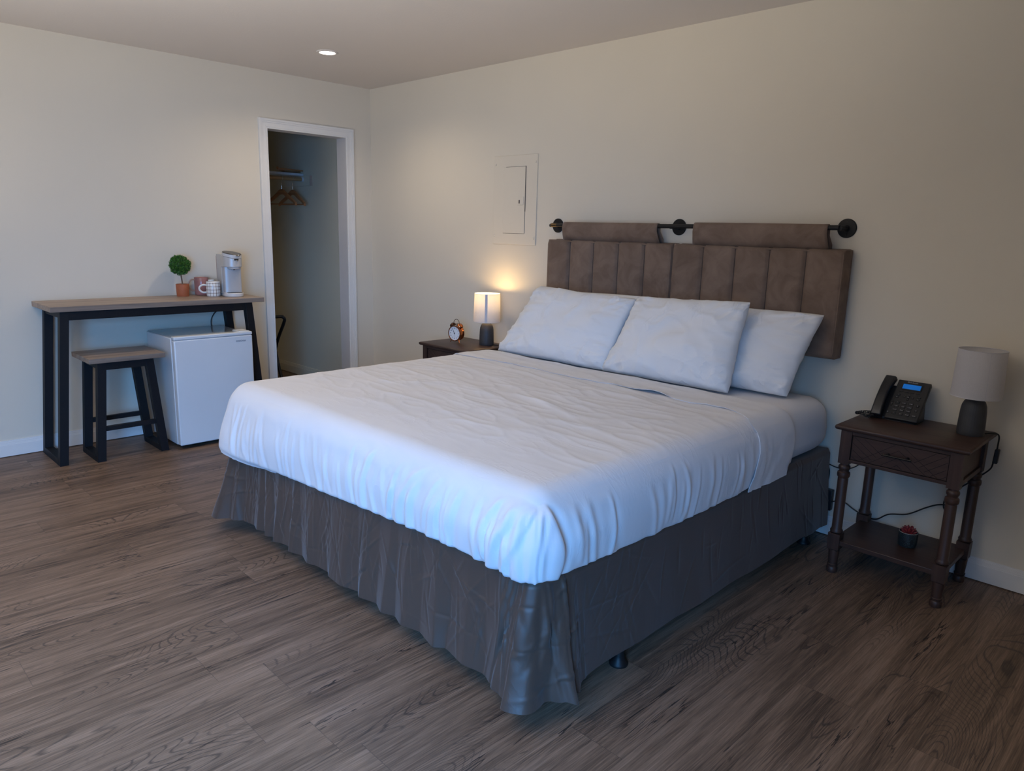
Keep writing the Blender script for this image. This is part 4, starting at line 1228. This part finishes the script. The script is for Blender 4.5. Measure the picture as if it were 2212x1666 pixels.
# ------------------------------------------------------------------ coffee maker
t = thing('coffee_maker', 'pale grey single-serve coffee maker at the end of the console table', 'coffee maker', (.266, -1.288, DT1), math.radians(-8))
def dshape(r, xb, n=28):
    """D outline: half circle towards +x, straight sides back to xb"""
    pts = [(r*math.cos(-PI/2+PI*i/n), r*math.sin(-PI/2+PI*i/n)) for i in range(n+1)]
    return pts+[(xb+.012, r), (xb+.004, r-.003), (xb, r-.012), (xb, -r+.012), (xb+.004, -r+.003), (xb+.012, -r)]
def extrude(outline, z0, z1, top=None, bev=0.):
    bm = bmesh.new()
    A = [bm.verts.new((x, y, z0)) for x, y in outline]
    B = [bm.verts.new((x, y, z1 if top is None else top(x, y))) for x, y in outline]
    n = len(A)
    for i in range(n): bm.faces.new((A[i], A[(i+1) % n], B[(i+1) % n], B[i]))
    bm.faces.new(list(reversed(A))); bm.faces.new(B)
    return bm
slope = lambda h: (lambda x, y: h-.16*x-.10*y)
link('base', extrude(dshape(.0615, -.10), 0, .026), M['appliance2'], t, bevel=.005, seg=3)
link('drip_grille', (lambda b: [box(b, -.02+.011*i, -.046, .026, -.014+.011*i, .046, .0285) for i in range(6)] and b)(bmesh.new()), M['plastic'], t)
link('column', extrude([(.012*math.cos(a), .0545*math.sin(a)) for a in [(-PI/2+PI*i/16) for i in range(17)]]+[(-.10, .0545), (-.10, -.0545)], .024, .21), M['appl_metal'], t, angle=40)
hd = link('head', extrude(dshape(.0600, -.06), .196, .26, slope(.262)), M['appliance'], t, bevel=.003)
link('water_tank', extrude([(-.055, .0575), (-.055, -.0575), (-.164, -.0575), (-.172, -.050), (-.172, .050), (-.164, .0575)], .0, .276), M['appliance'], t, bevel=.004)
link('level_window', BX(-.164, -.0590, .110, -.158, -.0570, .262), M['mugtan'], t)['label'] = 'thin tan water level strip'
circ = [(.0605*math.cos(2*PI*i/48), .0605*math.sin(2*PI*i/48)) for i in range(48)]
bm = bmesh.new(); n = 48
def cap(z0, z1, r0, r1, mat, name, par):
    bm = bmesh.new(); S = []
    for z, r in ((z0, r0), (z1, r1)):
        S.append([bm.verts.new((r*math.cos(2*PI*i/48), r*math.sin(2*PI*i/48), slope(z)(r*math.cos(2*PI*i/48), r*math.sin(2*PI*i/48)))) for i in range(48)])
    for i in range(48): bm.faces.new((S[0][i], S[0][(i+1) % 48], S[1][(i+1) % 48], S[1][i]))
    bm.faces.new(list(reversed(S[0]))); bm.faces.new(S[1])
    return link(name, bm, mat, par, angle=40)
cap(.2615, .2640, .0585, .0585, M['gapline'], 'lid_gap', t)
lid = cap(.2640, .2840, .0610, .0615, M['appliance2'], 'lid', t)
cap(.2840, .2885, .0605, .0575, M['darklid'], 'lid_inset', lid)
link('latch', BX(.050, .004, .268, .066, .034, .276), M['chrome'], lid, bevel=.002)
link('button_recess', BX(.052, -.004, .240, .0622, .024, .250), M['plastic'], hd, bevel=.001)
link('button', BX(.058, .008, .236, .0640, .020, .243), M['chrome'], hd, bevel=.001)
link('spout_collar', LT([(.034, .182), (.040, .186), (.042, .197)], 32, c=(.012, .004, 0)), M['appliance2'], t)
link('nozzle', LT([(.005, .175), (.006, .183)], 14, c=(.022, .004, 0)), M['plastic'], t)

# ------------------------------------------------------------------ closet fittings
XR = -.97
t = thing('closet_shelf', 'white shelf board inside the closet above the hanging rod', 'shelf', (-1.14, -.05, 1.83))
link('board', BX(-.155, -2.14, -.010, .150, .012, .012), M['shelf'], t, bevel=.003)
link('cleat', BX(-.155, -.007, -.095, .290, .013, -.011), M['closet'], t, bevel=.001)
link('cleat_end', BX(.290, -.0075, -.095, .296, .0145, -.011), M['rubbed'], t)['label'] = 'rubbed bare end of the painted support cleat'
t = thing('closet_rod', 'round wooden hanging rod inside the closet', 'closet rod', (XR, -.05, 1.790))
link('rod', TB([(0, -2.14, 0), (0, -.020, 0)], .0165, 20), M['rod'], t)
link('rod_socket', TB([(0, -.024, 0), (0, .014, 0)], .0205, 24), M['shelf'], t)
def hanger(loc, rz, label, rx=0):
    t = thing('coat_hanger', label, 'hanger', loc, rz, 'wooden coat hangers in the closet')
    t.rotation_euler = (rx, 0, rz)
    # origin at the top of the hook; shoulders spread along local x
    bm = bmesh.new()
    half = catmull([(0, 0, -.112), (.030, 0, -.118), (.070, 0, -.142), (.120, 0, -.172), (.170, 0, -.200), (.208, 0, -.226)], 6)
    hts = [.044, .044, .040, .034, .030, .026]
    n = len(half)
    rows = []
    pts = [Vector((-p.x, p.y, p.z)) for p in reversed(half[1:])]+half
    for p in pts:
        f = abs(p.x)/.208; k = f*(len(hts)-1); i = min(int(k), len(hts)-2); h = hts[i]+(hts[i+1]-hts[i])*(k-i)
        w = .0068+.004*sm(.5, 1, f)
        yo = -.012*f*f
        rows.append([bm.verts.new((p.x, p.y+yo+dy, p.z+dz)) for dy, dz in ((-w, -h*.8), (-w, -.004), (-w*.5, 0), (w*.5, 0), (w, -.004), (w, -h*.8), (w*.5, -h), (-w*.5, -h))])
    for A, B in zip(rows[:-1], rows[1:]):
        for i in range(8): bm.faces.new((A[i], A[(i+1) % 8], B[(i+1) % 8], B[i]))
    bm.faces.new(list(reversed(rows[0]))); bm.faces.new(rows[-1])
    bmesh.ops.recalc_face_normals(bm, faces=bm.faces[:])
    link('shoulder_bar', bm, M['hanger'], t, angle=50)
    link('trouser_bar', TB([(-.192, -.010, -.238), (.192, -.010, -.238)], .0055, 10), M['hanger'], t)
    hook = [(.0, 0, -.116), (.0, 0, -.070), (.006, 0, -.050), (.018, 0, -.036), (.0215, 0, -.020), (.015, 0, -.006), (.0, 0, 0), (-.014, 0, -.006), (-.021, 0, -.020)]
    link('hook', TB(catmull(hook, 5), .0017, 8), M['chrome'], t)
    link('ferrule', TB([(0, 0, -.112), (0, 0, -.084)], .0042, 10), M['chrome'], t)
    return t
hanger((XR, -.262, 1.8095), math.radians(8), 'wooden coat hanger hanging at left on the closet rod, half hidden by the doorway')
hanger((XR, -.158, 1.8095), math.radians(2), 'wooden coat hanger hanging rightmost on the closet rod, nearest the closet wall')
h3 = hanger((-1.02, -.300, 1.872), math.radians(108), 'wooden coat hanger lying flat on the white closet shelf', rx=math.radians(-90))
h3.location = (-1.20, -.20, 1.8545)

t = thing('luggage_rack', 'folding black tubular luggage rack standing inside the closet doorway', 'luggage rack', (-.42, -.89, 0))
for s in (1, -1):
    pts = []
    y1, y0 = .25, -.25
    top = .684; xt = s*.155; xb = -s*.165
    off = .014*s
    pts = [(xb, y1-.02+off, .012), (xb+s*.006, y1-.02+off, .10), (xb*.55, y1-.02+off, .24), (0, y1-.02+off, .455), (xt*.80, y1-.02+off, .625), (xt*.97, y1-.022+off, .665), (xt, y1-.04+off, .684), (xt-s*.004, y1-.075+off, .690),
           (xt-s*.004, y0+.075-off, .690), (xt, y0+.04-off, .684), (xt*.97, y0+.022-off, .665), (xt*.80, y0+.02-off, .625), (0, y0+.02-off, .455), (xb*.55, y0+.02-off, .24), (xb+s*.006, y0+.02-off, .10), (xb, y0+.02-off, .012)]
    link('tube_frame', TB(catmull(pts, 5), .0125, 12), M['black'], t)
    for yy in (y1-.02+off, y0+.02-off): link('foot_cap', LT([(.0145, 0), (.0145, .03)], 14, c=(xb, yy, 0)), M['plastic'], t)
link('pivot_bolt', TB([(0, -.25, .455), (0, .25, .455)], .005, 10), M['chrome'], t)
for yy in (-.14, 0, .14):
    link('strap', BX(-.155, yy-.03, .688, .155, yy+.03, .691), M['plastic2'], t)

# ------------------------------------------------------------------ light
def area(name, loc, rot, sx, sy, power, col, spread=180):
    l = bpy.data.lights.new(name, 'AREA'); l.shape = 'RECTANGLE'; l.size = sx; l.size_y = sy
    l.energy = power; l.color = col; l.spread = math.radians(spread)
    o = bpy.data.objects.new(name, l); COL.objects.link(o); o.location = loc; o.rotation_euler = rot; return o
# sky daylight at the glazed opening, and an added fill towards ceiling and walls
wx, wz = (WX0+WX1)/2, (WZ0+WZ1)/2
area('sky_light', (5.2, FY+.40, 1.10), (math.radians(61), 0, math.radians(58)), 1.2, 1.6, 70, (.12, .43, 1.0), 97)
area('ceiling_fill', (3.0, FY+.05, 1.1), (math.radians(150), 0, math.radians(24)), 2.0, 1.9, 116, (1.0, .965, .91), 112)  # added upward fill that lifts the ceiling and upper walls
def spot(name, loc, power, col, ang=130):
    l = bpy.data.lights.new(name, 'SPOT'); l.energy = power; l.color = col; l.spot_size = math.radians(ang); l.spot_blend = .8; l.shadow_soft_size = .045
    o = bpy.data.objects.new(name, l); COL.objects.link(o); o.location = loc; return o
for i, (x, y) in enumerate(((.832, -.873), (.832, -3.1), (3.3, -3.3), (3.3, -1.2))):
    spot('downlight', (x, y, H-.012), (36, 18, 3, 2.5)[i], (1., .82, .60), 155)
l = bpy.data.lights.new('bulb_light', 'POINT'); l.energy = 2.3; l.color = (1., .66, .28); l.shadow_soft_size = .018
o = bpy.data.objects.new('bulb_light', l); COL.objects.link(o); o.location = (LL[0], LL[1], LL[2]+.322)
w = bpy.data.worlds.new('world'); scene.world = w; w.use_nodes = True
w.node_tree.nodes['Background'].inputs[0].default_value = (.55, .72, 1., 1); w.node_tree.nodes['Background'].inputs[1].default_value = .25

scene.view_settings.view_transform = 'Standard'
scene.view_settings.exposure = -.02
scene.cycles.use_denoising = True
scene.cycles.use_adaptive_sampling = True
scene.cycles.adaptive_threshold = .02
scene.cycles.max_bounces = 10
scene.cycles.diffuse_bounces = 6
scene.cycles.sample_clamp_indirect = 6
